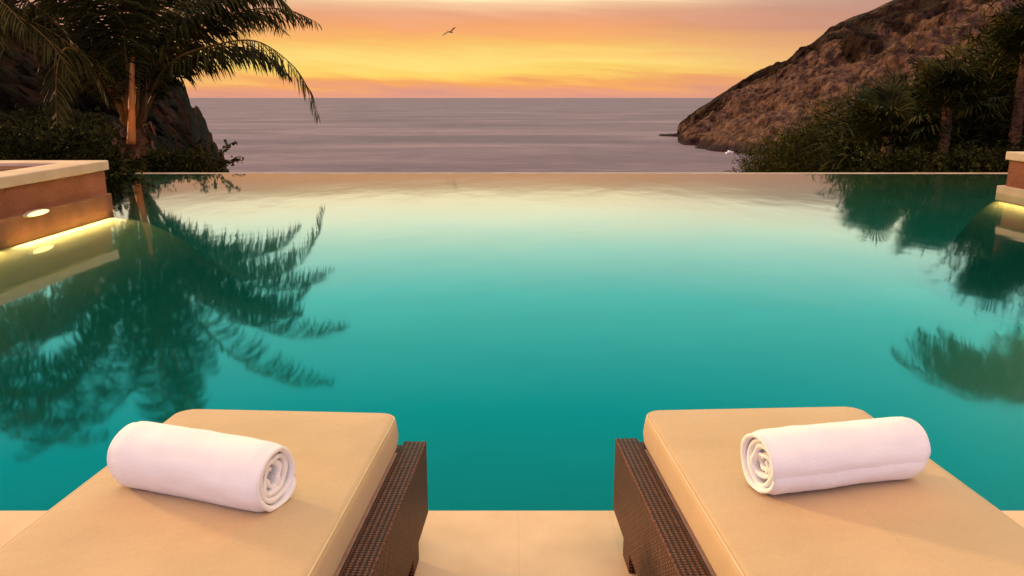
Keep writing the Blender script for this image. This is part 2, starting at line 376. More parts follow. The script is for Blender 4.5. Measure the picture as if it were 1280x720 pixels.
# ------------------------------------------------------------------ world
def build_world():
    w = bpy.data.worlds.new('World'); SC.world = w; w.use_nodes = True
    nt = w.node_tree; nt.nodes.clear()
    out = N(nt, 'ShaderNodeOutputWorld'); bg = N(nt, 'ShaderNodeBackground')
    tc = N(nt, 'ShaderNodeTexCoord')
    sep = N(nt, 'ShaderNodeSeparateXYZ'); nt.links.new(tc.outputs['Generated'], sep.inputs[0])
    def m_(op, a, b=None, c=None):
        n = N(nt, 'ShaderNodeMath', operation=op)
        for i, v in enumerate((a, b, c)):
            if v is None: continue
            if isinstance(v, (int, float)): n.inputs[i].default_value = v
            else: nt.links.new(v, n.inputs[i])
        return n.outputs[0]
    X, Y, Z = sep.outputs
    el = m_('ARCSINE', m_('MAXIMUM', Z, 0.0))
    az = m_('ARCTAN2', X, Y)                       # 0 ahead, + right
    # streaky cloud noise in azimuth / elevation space
    def streak(sa, se, det, seed, dist=0.0, rough=0.55):
        cb = N(nt, 'ShaderNodeCombineXYZ')
        nt.links.new(m_('MULTIPLY', az, sa), cb.inputs[0]); nt.links.new(m_('MULTIPLY_ADD', az, se * 0.06, m_('MULTIPLY', el, se)), cb.inputs[1]); cb.inputs[2].default_value = seed
        n = N(nt, 'ShaderNodeTexNoise'); n.inputs['Scale'].default_value = 1.0; n.inputs['Detail'].default_value = det; n.inputs['Distortion'].default_value = dist
        n.inputs['Roughness'].default_value = rough
        nt.links.new(cb.outputs[0], n.inputs['Vector'])
        return n.outputs['Fac']
    s1 = streak(4.0, 42.0, 5, 3.1, 0.6)
    s2 = streak(9.0, 120.0, 4, 8.4, 0.3)
    s3 = streak(1.7, 14.0, 4, 1.7, 0.3)
    damp = N(nt, 'ShaderNodeMapRange', interpolation_type='SMOOTHSTEP'); damp.inputs['From Min'].default_value = R(3.6); damp.inputs['From Max'].default_value = R(6.0)
    damp.inputs['To Min'].default_value = 1.0; damp.inputs['To Max'].default_value = 0.25
    nt.links.new(el, damp.inputs['Value'])
    elw = m_('ADD', el, m_('MULTIPLY', m_('MULTIPLY', m_('SUBTRACT', s1, 0.5), 0.050), damp.outputs[0]))
    elw = m_('ADD', elw, m_('MULTIPLY', m_('MULTIPLY', m_('SUBTRACT', s2, 0.5), 0.014), damp.outputs[0]))
    elw = m_('MULTIPLY', m_('MAXIMUM', elw, 0.0), m_('MINIMUM', m_('MULTIPLY_ADD', el, 60.0, 0.45), 1.0))
    f = m_('SQRT', m_('MULTIPLY', elw, 2 / PI))     # sqrt(elev/90)
    def P(deg): return math.sqrt(deg / 90.0)
    K = 0.5   # ramps hold colour x K
    def c(r, g, b): return (r * K, g * K, b * K)
    def s2l(r, g, b):
        o = []
        for v in (r, g, b):
            v /= 255.0
            o.append((v / 12.92 if v <= 0.04045 else ((v + 0.055) / 1.055) ** 2.4))
        return c(*o)
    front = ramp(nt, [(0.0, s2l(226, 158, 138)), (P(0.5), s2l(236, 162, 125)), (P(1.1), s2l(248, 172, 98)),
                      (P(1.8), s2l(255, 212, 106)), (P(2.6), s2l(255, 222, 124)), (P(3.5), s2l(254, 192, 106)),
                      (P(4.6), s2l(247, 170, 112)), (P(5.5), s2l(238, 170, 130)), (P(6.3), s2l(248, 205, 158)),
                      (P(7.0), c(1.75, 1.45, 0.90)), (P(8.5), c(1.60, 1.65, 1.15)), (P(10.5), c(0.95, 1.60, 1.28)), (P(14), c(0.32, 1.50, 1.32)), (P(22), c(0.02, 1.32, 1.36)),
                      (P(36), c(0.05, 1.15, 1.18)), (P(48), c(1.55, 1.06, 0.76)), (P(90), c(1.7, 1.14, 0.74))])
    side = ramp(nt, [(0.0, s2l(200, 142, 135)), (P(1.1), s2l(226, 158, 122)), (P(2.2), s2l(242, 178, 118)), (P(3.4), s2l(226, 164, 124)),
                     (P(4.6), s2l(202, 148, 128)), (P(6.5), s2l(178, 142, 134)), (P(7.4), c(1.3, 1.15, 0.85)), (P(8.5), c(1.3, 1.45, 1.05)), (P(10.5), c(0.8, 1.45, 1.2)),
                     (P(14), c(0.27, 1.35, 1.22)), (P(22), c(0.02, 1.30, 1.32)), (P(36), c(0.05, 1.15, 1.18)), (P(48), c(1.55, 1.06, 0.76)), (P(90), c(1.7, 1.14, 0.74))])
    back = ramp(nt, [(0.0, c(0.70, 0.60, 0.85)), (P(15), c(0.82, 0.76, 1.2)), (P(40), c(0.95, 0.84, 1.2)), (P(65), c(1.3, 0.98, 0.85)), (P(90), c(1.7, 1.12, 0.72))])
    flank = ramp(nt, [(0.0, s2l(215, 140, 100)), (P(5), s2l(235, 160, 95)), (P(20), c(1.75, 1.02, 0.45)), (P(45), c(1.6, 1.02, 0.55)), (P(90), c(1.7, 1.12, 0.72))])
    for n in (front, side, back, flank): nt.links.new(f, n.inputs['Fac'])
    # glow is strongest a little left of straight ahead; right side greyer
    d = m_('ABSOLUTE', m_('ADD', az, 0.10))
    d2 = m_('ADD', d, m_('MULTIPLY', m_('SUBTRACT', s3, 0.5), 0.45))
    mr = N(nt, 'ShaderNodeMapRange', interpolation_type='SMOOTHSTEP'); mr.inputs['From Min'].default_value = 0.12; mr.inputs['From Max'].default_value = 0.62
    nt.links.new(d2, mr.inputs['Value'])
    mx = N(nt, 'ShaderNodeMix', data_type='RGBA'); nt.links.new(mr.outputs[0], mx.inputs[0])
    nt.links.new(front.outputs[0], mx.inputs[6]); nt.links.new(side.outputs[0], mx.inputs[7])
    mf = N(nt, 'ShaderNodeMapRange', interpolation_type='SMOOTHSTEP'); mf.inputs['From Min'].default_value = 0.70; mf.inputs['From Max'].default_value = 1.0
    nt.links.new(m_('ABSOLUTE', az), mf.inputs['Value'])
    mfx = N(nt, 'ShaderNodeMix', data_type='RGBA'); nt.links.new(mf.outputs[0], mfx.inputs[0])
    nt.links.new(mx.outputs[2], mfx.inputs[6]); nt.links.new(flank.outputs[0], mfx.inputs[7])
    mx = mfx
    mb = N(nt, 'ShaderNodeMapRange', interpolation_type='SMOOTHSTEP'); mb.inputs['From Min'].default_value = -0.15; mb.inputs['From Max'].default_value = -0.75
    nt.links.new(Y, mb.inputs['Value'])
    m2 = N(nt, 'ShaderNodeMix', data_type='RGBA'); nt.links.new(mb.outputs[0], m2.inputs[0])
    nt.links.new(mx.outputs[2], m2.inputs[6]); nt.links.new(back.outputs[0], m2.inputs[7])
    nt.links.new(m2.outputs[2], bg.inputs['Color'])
    # fine brightness streaks
    br = m_('MULTIPLY_ADD', m_('SUBTRACT', s2, 0.5), 0.30, m_('MULTIPLY_ADD', m_('SUBTRACT', s1, 0.5), 0.35, 1 / K))
    nt.links.new(br, bg.inputs['Strength'])
    nt.links.new(bg.outputs[0], out.inputs['Surface'])
    w.cycles.sampling_method = 'MANUAL'; w.cycles.sample_map_resolution = 1024
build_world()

sun = bpy.data.lights.new('sun', 'SUN'); sun.energy = 3.2; sun.angle = R(5.0); sun.color = (1.0, 0.62, 0.28)
so = link(bpy.data.objects.new('sun', sun)); so.location = (0, 60, 20)
# low, beyond the left border
sd = Vector((math.sin(R(-58)) * math.cos(R(11)), math.cos(R(-58)) * math.cos(R(11)), math.sin(R(11))))
so.rotation_euler = sd.to_track_quat('Z', 'Y').to_euler()

# ------------------------------------------------------------------ sea & terrain
SEA = -25.0
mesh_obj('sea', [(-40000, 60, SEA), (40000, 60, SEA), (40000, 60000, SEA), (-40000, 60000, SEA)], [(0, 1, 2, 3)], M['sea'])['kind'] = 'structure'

def hill_z(x, y):
    left = 1 / (1 + math.exp(-(-x - 5.8) * 1.6))
    right = 1 / (1 + math.exp(-(x - 6.6 + 0.0) * 1.6))
    side = max(left, right)
    t = max(0, y - 14.2)
    base = -1.9 - t * 0.62
    shelf = -0.45 - max(0, y - 20) * 0.16 - max(0, y - 34) * 0.45
    z = base * (1 - side) + shelf * side
    return max(z, SEA - 3) + 0.25 * fbm(x * 0.3, y * 0.3, 2.0) * min(1, t * 0.4)
vs, fs = [], []
nx, ny = 90, 60
for j in range(ny + 1):
    y = 14.12 + 110 * (j / ny) ** 1.8
    for i in range(nx + 1):
        x = -70 + 140 * i / nx
        vs.append((x, y, hill_z(x, y)))
for j in range(ny):
    for i in range(nx):
        a = j * (nx + 1) + i
        fs.append((a, a + 1, a + nx + 2, a + nx + 1))
mesh_obj('hillside', vs, fs, M['terrain'], smooth=True)['kind'] = 'structure'
for nm, xa, xb in (('side_ground', -70.0, -7.95), ('side_ground', 8.75, 70.0)):
    mesh_obj(nm, [(xa, -30, -0.4), (xb, -30, -0.4), (xb, 14.12, -0.4), (xa, 14.12, -0.4)], [(0, 1, 2, 3)], M['terrain'])['kind'] = 'structure'

def loft_hill(name, crest, foot, mat_, nu, nv, amp, nscale, back, prof, seed, label=None, scrub_fn=None, sub_foot=-4.0, edge=0.12):
    """crest and foot: world polylines with same count; a slope between them, and a back slope"""
    def interp(P_, t):
        n = len(P_) - 1
        k = min(int(t * n), n - 1); u = t * n - k
        p0 = P_[max(k - 1, 0)]; p1 = P_[k]; p2 = P_[k + 1]; p3 = P_[min(k + 2, n)]
        return 0.5 * ((2 * p1) + (p2 - p0) * u + (2 * p0 - 5 * p1 + 4 * p2 - p3) * u * u + (3 * p1 - p0 - 3 * p2 + p3) * u ** 3)
    vs, fs, sc = [], [], []
    nb = nv // 3
    for i in range(nu + 1):
        t = i / nu
        c_, f_ = interp(crest, t), interp(foot, t)
        for j in range(nv + nb + 1):
            if j <= nv:
                v = j / nv
                p = f_.lerp(c_, v)
                p.z = f_.z + (c_.z - f_.z) * prof(v)
                a = amp * (0.35 + math.sin(PI * min(v, 0.72)) * 0.65)
                if v > 0.9: a *= max(edge, 1 - (v - 0.9) * 8.8)
            else:
                v = 1.0
                b = (j - nv) / nb
                p = c_ + Vector((back[0] * b, back[1] * b, -(c_.z - f_.z + 6) * b ** 1.3 ))
                a = amp * edge
            q = p * nscale
            n_ = fbm(q.x, q.y, q.z * 0.7 + seed, 7, 0.75)
            gully = -abs(fbm(q.x * 1.7, q.y * 0.5, q.z * 0.25 + seed + 5, 4)) * 1.3 + 0.35
            nrm = Vector((-0.35, -0.75, 0.5)) if j <= nv else Vector((0, 0, 1))
            p = p + nrm * (a * (n_ + gully))
            if j == 0: p.z = f_.z + sub_foot
            vs.append(p); sc.append(scrub_fn(t, v) if scrub_fn else 0.0)
    W = nv + nb + 1
    for i in range(nu):
        for j in range(W - 1):
            a = i * W + j
            fs.append((a, a + W, a + W + 1, a + 1))
    o = mesh_obj(name, vs, fs, mat_, smooth=True)
    at_ = o.data.attributes.new('scrub', 'FLOAT', 'POINT')
    at_.data.foreach_set('value', sc)
    return o

# headland across the bay
crest = [at(848, 171, 600), at(852, 156, 600), at(866, 140, 600), at(893, 123, 600), at(923, 104, 600), at(948, 90, 600), at(980, 80, 600), at(998, 68, 600),
         at(1021, 49, 600), at(1042, 33, 600), at(1062, 22, 595), at(1092, 11, 590), at(1122, -2, 590), at(1180, -24, 590), at(1280, -50, 590), at(1450, -80, 590)]
footpx = [(847, 172), (849, 178), (857, 182), (867, 185), (880, 187), (893, 189), (909, 190.5), (925, 192), (939, 193.5), (970, 197), (1010, 201), (1060, 205), (1120, 209), (1200, 213), (1300, 216), (1480, 222)]
foot = []
for px, py in footpx:
    xn, yn = (px - 640) / 1000, (360 - py) / 1000
    c_, s_ = math.cos(TILT), math.sin(TILT)
    d = Vector((xn, c_ + yn * s_, -s_ + yn * c_))
    foot.append(CAM + d * ((SEA - CAM.z) / d.z))
def scrub_h(t, v):
    # steep eroded faces low down, scrub on the crown
    return -0.13 + 0.30 * min(1, max(0, (v - 0.42 - 0.10 * math.sin(t * 23)) * 3.0))
h = loft_hill('headland', crest, foot, M['headland'], 420, 170, 12.0, 0.025, (60, 220), lambda v: (0.72 * v + 0.28 * (1 - (1 - v) ** 2.2)) if v > 0.07 else v * 1.25, 3.3, scrub_fn=scrub_h, sub_foot=-3)
tag(h, kind='structure')
# low reef at its tip
vs, fs = [], []
ra = at(832, 172.5, 575); rb = at(862, 177, 560)
bm = bmesh.new()
for k in range(9):
    t = k / 8
    c0 = ra.lerp(rb, t); c0.z = SEA + 0.2
    b2 = bmesh.new(); bmesh.ops.create_icosphere(b2, subdivisions=3, radius=1)
    for v in b2.verts:
        n_ = 1 + 0.4 * fbm(v.co.x * 1.3 + k, v.co.y * 1.3, v.co.z)
        v.co = Vector((v.co.x * 4.0 * n_, v.co.y * 9 * n_, v.co.z * (0.9 + 1.5 * t) * n_)) + c0
    me = bpy.data.meshes.new('t'); b2.to_mesh(me); b2.free(); bm.from_mesh(me); bpy.data.meshes.remove(me)
reef = bm_obj('reef', bm, M['headland'], smooth=True)
tag(reef, kind='structure')

# cliff behind the palm on the left
crest = [at(232, 196, 37), at(238, 178, 37), at(237, 160, 37), at(234, 140, 37), at(229, 118, 37), at(214, 100, 37), at(185, 78, 37), at(140, 58, 37), at(80, 36, 37), at(0, 8, 36), at(-140, -30, 35), at(-380, -60, 33)]
foot = [at(200, 226, 30), at(196, 226, 29.6), at(190, 226, 29.4), at(184, 226, 29), at(176, 226, 28.6), at(160, 226, 28), at(130, 225, 27.5), at(90, 225, 27), at(40, 225, 26), at(-30, 225, 25), at(-160, 225, 24), at(-400, 225, 22)]
h = loft_hill('rock_cliff', crest, foot, M['cliff'], 170, 120, 1.7, 0.55, (-8, 30), lambda v: v ** 0.9, 9.1, scrub_fn=lambda t, v: 0.0 + 0.10 * (t > 0.5), sub_foot=-12, edge=0.4)
tag(h, kind='structure')

# ------------------------------------------------------------------ pool
WZ = -0.03
Y0, Y1 = 2.265, 13.93
XL, XR, XP = -7.9, 8.7, -4.67
PY0, PY1 = 4.2, 9.35
# water: one sheet (L shape round the raised planter)
vs = [(-8.0, Y0 - 0.004, WZ), (XR, Y0 - 0.004, WZ), (XR, Y1, WZ), (XL - 0.1, Y1, WZ)]
wat = mesh_obj('pool_water', vs, [(0, 1, 2, 3)], M['water'])
tag(wat, kind='structure')
# basin
bz = -1.35
b_vs = [(XL, Y0, -0.05), (XR, Y0, -0.05), (XR, Y1, -0.05), (XL, Y1, -0.05), (XL, Y0, bz), (XR, Y0, bz), (XR, Y1, bz), (XL, Y1, bz)]
bas = mesh_obj('pool_basin', b_vs, [(4, 5, 6, 7), (0, 4, 7, 3), (1, 2, 6, 5), (0, 1, 5, 4)], M['basin'])
tag(bas, kind='structure')
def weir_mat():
    # bright sky reflection painted in, sand at the waterline to teal at the floor
    m, nt, out = mat('weir_painted_gleam')
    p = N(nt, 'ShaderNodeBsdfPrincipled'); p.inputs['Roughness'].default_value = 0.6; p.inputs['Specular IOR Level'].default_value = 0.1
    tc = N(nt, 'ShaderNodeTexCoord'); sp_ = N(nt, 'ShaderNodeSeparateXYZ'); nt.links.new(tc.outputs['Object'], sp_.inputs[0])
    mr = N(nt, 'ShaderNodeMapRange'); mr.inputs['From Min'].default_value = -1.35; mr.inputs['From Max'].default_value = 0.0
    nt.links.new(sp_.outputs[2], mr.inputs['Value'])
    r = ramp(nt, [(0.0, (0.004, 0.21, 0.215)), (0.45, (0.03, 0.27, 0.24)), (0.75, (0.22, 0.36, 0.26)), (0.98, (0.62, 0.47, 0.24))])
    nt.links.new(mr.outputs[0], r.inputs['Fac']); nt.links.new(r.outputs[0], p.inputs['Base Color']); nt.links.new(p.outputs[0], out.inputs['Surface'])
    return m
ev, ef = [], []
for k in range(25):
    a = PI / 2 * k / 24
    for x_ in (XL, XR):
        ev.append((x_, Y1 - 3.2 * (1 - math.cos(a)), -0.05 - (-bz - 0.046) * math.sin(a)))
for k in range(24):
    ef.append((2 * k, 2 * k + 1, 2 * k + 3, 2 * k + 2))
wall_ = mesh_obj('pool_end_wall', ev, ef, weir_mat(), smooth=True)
tag(wall_, kind='structure')
# shallow sloping ledges added round the walls to catch the lamp glow
def added_ledge(x0, x1, y0, y1, reach):
    """added toe, lamp glow painted in its colour, sloping from the wall foot (rectangle x0..x1,y0..y1) down into the basin"""
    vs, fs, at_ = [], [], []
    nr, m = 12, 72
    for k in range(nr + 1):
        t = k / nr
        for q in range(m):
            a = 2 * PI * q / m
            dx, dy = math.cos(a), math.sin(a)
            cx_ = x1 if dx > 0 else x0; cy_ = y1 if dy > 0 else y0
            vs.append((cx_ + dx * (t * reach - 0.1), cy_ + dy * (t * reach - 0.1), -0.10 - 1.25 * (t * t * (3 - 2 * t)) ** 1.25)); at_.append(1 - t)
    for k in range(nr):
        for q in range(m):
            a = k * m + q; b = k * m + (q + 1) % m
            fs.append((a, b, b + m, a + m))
    o = mesh_obj('glow_ledge', vs, fs, M['added_ledge'], smooth=True)
    w = o.data.attributes.new('shelf', 'FLOAT', 'POINT'); w.data.foreach_set('value', at_)  # weight of the painted lamp glow, 1 at the wall
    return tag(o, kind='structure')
added_ledge(-6.2, -4.67, 4.6, 9.2, 2.2)
added_ledge(6.74, 7.6, 9.95, 11.0, 1.1)
# overflow edge
bm = bmesh.new()
box_bm(XL - 0.1, XR + 0.1, Y1 + 0.002, Y1 + 0.10, -1.6, -0.022, 0.006, 2, bm)
e = bm_obj('pool_overflow_edge', bm, M['cap']); tag(e, kind='structure')
# deck + coping
bm = bmesh.new()
box_bm(-14, 14, Y0 - 0.60, Y0, -0.25, 0.0, 0.006, 3, bm)
e = bm_obj('pool_coping', bm, M['coping']); tag(e, kind='structure')
e.location = (0.02, 0.0, 0)
bm = bmesh.new()
box_bm(-14, 14, -12, Y0 - 0.604, -0.25, -0.001, 0.004, 1, bm)
M['deck'] = stone_tiles('limestone_deck', (0.70, 0.47, 0.28), (0.66, 0.44, 0.26), (0.48, 0.31, 0.19), 0.57, 0.57, 0.004, 0.5)
e = bm_obj('terrace', bm, M['deck']); tag(e, kind='structure')

# ------------------------------------------------------------------ raised planter on the left, wall pier on the right
def raised_wall(name, x0, x1, y0, y1, top, label, cat, soil=True):
    r = empty(name, ((x0 + x1) / 2, (y0 + y1) / 2, 0))
    tag(r, label, cat)
    cx, cy = (x0 + x1) / 2, (y0 + y1) / 2
    def lb(nm, a, b, c, d, e_, f_, m, bev=0.004):
        return bm_obj(nm, box_bm(a - cx, b - cx, c - cy, d - cy, e_, f_, bev), m, r)
    lb('wall', x0 + 0.04, x1 - 0.04, y0 + 0.04, y1 - 0.04, -0.62, top - 0.113, M['plaster'])
    cw = 0.36
    bm = bmesh.new()
    if soil:
        box_bm(x0 - cx, x0 + cw - cx, y0 - cy, y1 - cy, top - 0.11, top, 0.012, 3, bm)
        box_bm(x1 - cw - cx, x1 - cx, y0 - cy, y1 - cy, top - 0.11, top, 0.012, 3, bm)
        box_bm(x0 + cw + 0.002 - cx, x1 - cw - 0.002 - cx, y0 - cy, y0 + cw - cy, top - 0.11, top, 0.012, 3, bm)
        box_bm(x0 + cw + 0.002 - cx, x1 - cw - 0.002 - cx, y1 - cw - cy, y1 - cy, top - 0.11, top, 0.012, 3, bm)
        bm_obj('cap', bm, M['cap'], r)
        lb('soil', x0 + cw - 0.03, x1 - cw + 0.03, y0 + cw - 0.03, y1 - cw + 0.03, top - 0.111, top - 0.04, M['soil'], 0.0)
    else:
        box_bm(x0 - cx, x1 - cx, y0 - cy, y1 - cy, top - 0.11, top, 0.012, 3, bm)
        bm_obj('cap', bm, M['cap'], r)
    return r, cx, cy

r, cx, cy = raised_wall('raised_planter', -8.6, -4.67, PY0, PY1, 0.545, 'long low terracotta planter wall with pale stone cap along left side of pool', 'planter wall')
bm = bmesh.new(); box_bm(-8.55 - cx, -4.675 - cx, PY0 + 0.005 - cy, PY1 - 0.005 - cy, -0.60, 0.165, 0.008, 2, bm)
bm_obj('plinth', bm, M['plinth'], r)
r2, cx2, cy2 = raised_wall('wall_pier', 6.74, 10.5, 9.9, 11.05, 0.535, 'short pink terracotta wall pier with pale cap at right edge of pool', 'wall pier', soil=False)
bm = bmesh.new(); box_bm(6.71 - cx2, 10.5 - cx2, 9.84 - cy2, 11.10 - cy2, -0.60, 0.07, 0.008, 2, bm)
bm_obj('plinth', bm, M['cap'], r2)

def pool_light(loc, rz, label, power, glow_off, housing_w=0.42):
    o = empty('wall_light', loc, rz)
    tag(o, label, 'wall light', None)
    # slim half-round bulkhead: rim, lens
    bm = bmesh.new()
    n = 20
    rim, lens = [], []
    for k in range(n + 1):
        a = PI * 2 * k / n
    b2 = bmesh.new()
    bmesh.ops.create_cone(b2, cap_ends=True, segments=28, radius1=1, radius2=0.86, depth=1)
    for v in b2.verts:
        v.co = Vector((v.co.x * housing_w * 0.5, -v.co.z * 0.03 - 0.015, v.co.y * 0.034))
    bm_obj('rim', b2, M['metal'], o)
    b2 = bmesh.new()
    bmesh.ops.create_uvsphere(b2, u_segments=24, v_segments=12, radius=1)
    for v in b2.verts:
        v.co = Vector((v.co.x * housing_w * 0.44, v.co.y * 0.018 - 0.031, v.co.z * 0.024))
    bm_obj('lens', b2, M['lamp'], o, smooth=True)
    return o
def lamp(name, loc, energy, col, radius, typ='POINT', aim=None, spot=None):
    l = bpy.data.lights.new(name, typ); l.energy = energy; l.color = col; l.shadow_soft_size = radius
    o = link(bpy.data.objects.new(name, l)); o.location = loc
    if aim is not None:
        o.rotation_euler = (Vector(loc) - Vector(aim)).to_track_quat('Z', 'Y').to_euler()
    if spot: l.spot_size = R(spot); l.spot_blend = 0.8
    return o
# light on the planter wall, facing the pool (+x)
pl_loc = (-4.672, 7.80, 0.15)
pool_light(pl_loc, R(90), 'glowing oval lamp set low in the terracotta planter wall above the water', 10, None)
def strip(name, loc, length, energy, out_, dz=-0.28):
    """underwater light strip along a wall foot, shining outward and down"""
    l = bpy.data.lights.new(name, 'AREA'); l.shape = 'RECTANGLE'; l.size = length; l.size_y = 0.035; l.energy = energy; l.color = (1.0, 0.50, 0.20)
    o = link(bpy.data.objects.new(name, l)); o.location = loc
    z = -(Vector(out_) + Vector((0, 0, dz))).normalized(); x = Vector((0, 0, 1)).cross(Vector(out_)).normalized(); y = z.cross(x)
    o.rotation_euler = Matrix(((x.x, y.x, z.x), (x.y, y.y, z.y), (x.z, y.z, z.z))).to_euler()
strip('underwater_strip', (-4.655, 8.3, -0.048), 1.9, 55.0, (1, 0, 0), -0.03)
strip('underwater_strip', (-4.655, 6.6, -0.048), 1.0, 14.0, (1, 0, 0), -0.03)
strip('underwater_strip', (-4.9, 9.33, -0.048), 0.5, 5.0, (0, 1, 0), -0.03)
strip('underwater_strip', (7.3, 9.825, -0.048), 1.0, 34.0, (0, -1, 0), -0.03)
strip('underwater_strip', (6.69, 10.5, -0.048), 0.9, 22.0, (-1, 0, 0), -0.03)

# ------------------------------------------------------------------ loungers
def grid_box(name, x0, x1, y0, y1, zb, zt, mat_, parent, top_slope=0.0, nseg=1, uvs=True, bev=0.004, dx=0.0):
    """box whose top may slope along y; planar UVs in metres per face so the weave runs with the panel"""
    bm = bmesh.new()
    v = []
    for (x, y) in ((x0, y0), (x1, y0), (x1, y1), (x0, y1)):
        v.append(bm.verts.new((x, y, zb)))
    for (x, y) in ((x0, y0), (x1, y0), (x1, y1), (x0, y1)):
        v.append(bm.verts.new((x, y, zt + top_slope * (y1 - y))))
    for f in ((3, 2, 1, 0), (4, 5, 6, 7), (0, 1, 5, 4), (1, 2, 6, 5), (2, 3, 7, 6), (3, 0, 4, 7)):
        bm.faces.new([v[i] for i in f])
    if bev:
        bmesh.ops.bevel(bm, geom=list(bm.edges), offset=bev, segments=2, profile=0.5, affect='EDGES')
    uvl = bm.loops.layers.uv.new('UVMap')
    bmesh.ops.recalc_face_normals(bm, faces=bm.faces)
    for f in bm.faces:
        n = f.normal
        for l in f.loops:
            c = l.vert.co
            if abs(n.z) > 0.7: l[uvl].uv = (c.x, c.y)
            elif abs(n.x) > 0.7: l[uvl].uv = (c.y, c.z)
            else: l[uvl].uv = (c.x, c.z)
    return bm_obj(name, bm, mat_, parent)

def cushion_bm(w, L, z0, th, slope):
    """soft box cushion from y=0 (far end) to y=-L, crowned top, rounded corners"""
    nx, ny = 22, 64
    rc = 0.055
    def outline(inset):
        pts = []
        hw = w / 2 - inset
        r_ = max(rc - inset, 0.012)
        for cxs, cys, a0 in ((hw - r_, -r_ - inset, 0), (-hw + r_, -r_ - inset, 90), (-hw + r_, -L + r_ + inset, 180), (hw - r_, -L + r_ + inset, 270)):
            for k in range(9):
                a = R(a0 + 90 * k / 8)
                pts.append((cxs + r_ * math.cos(a), cys + r_ * math.sin(a)))
        return pts
    rings = []
    n = 7
    prof = []
    re = 0.020
    for k in range(n + 1):     # lower edge
        a = PI / 2 * k / n
        prof.append((re * (1 - math.sin(a)), z0 + re * (1 - math.cos(a))))
    prof.append((-0.004, z0 + th * 0.5))
    for k in range(n + 1):
        a = PI / 2 * k / n
        prof.append((re * (1 - math.cos(a)), z0 + th - re * (1 - math.sin(a))))
    vs, fs = [], []
    def zs(y): return slope * (-y)
    for ins, z in prof:
        for (x, y) in outline(ins):
            vs.append((x, y, z + zs(y)))
    m = 36
    for k in range(len(prof) - 1):
        for i in range(m):
            a = k * m + i; b = k * m + (i + 1) % m
            fs.append((a, b, b + m, a + m))
    # fill top with shrinking rings that crown up
    base = (len(prof) - 1) * m
    ringsin = [0.05, 0.09, 0.14, 0.20, 0.26, 0.30]
    last = base
    top = z0 + th
    for q, ins in enumerate(ringsin):
        st = len(vs)
        crown = 0.010 * (1 - (1 - (q + 1) / 6) ** 2)
        hw = w / 2 - ins
        for i in range(m):
            ox, oy = outline(0.02)[i]
            # scale toward the centreline
            fx = hw / (w / 2 - 0.02)
            y = -L / 2 + (oy + L / 2) * ((L / 2 - ins) / (L / 2 - 0.02))
            vs.append((ox * fx, y, top + crown + zs(y) + 0.0015 * fbm(ox * 9, oy * 9)))
        for i in range(m):
            a = last + i; b = last + (i + 1) % m
            fs.append((a, b, st + (i + 1) % m, st + i))
        last = st
    fs.append(tuple(last + i for i in range(m)))
    fs.append(tuple(reversed(range(m))))
    return vs, fs

def tube(bm, pts, r, seg=6):
    rings = []
    for i, p in enumerate(pts):
        p = Vector(p)
        d = (Vector(pts[min(i + 1, len(pts) - 1)]) - Vector(pts[max(i - 1, 0)])).normalized()
        u = d.cross(Vector((0, 0, 1)))
        if u.length < 1e-3: u = Vector((1, 0, 0))
        u.normalize(); v = d.cross(u)
        rr = r[i] if isinstance(r, (list, tuple)) else r
        rings.append([bm.verts.new(p + u * rr * math.cos(2 * PI * k / seg) + v * rr * math.sin(2 * PI * k / seg)) for k in range(seg)])
    for a, b in zip(rings, rings[1:]):
        for k in range(seg):
            bm.faces.new((a[k], a[(k + 1) % seg], b[(k + 1) % seg], b[k]))
    bm.faces.new(rings[0][::-1]); bm.faces.new(rings[-1])

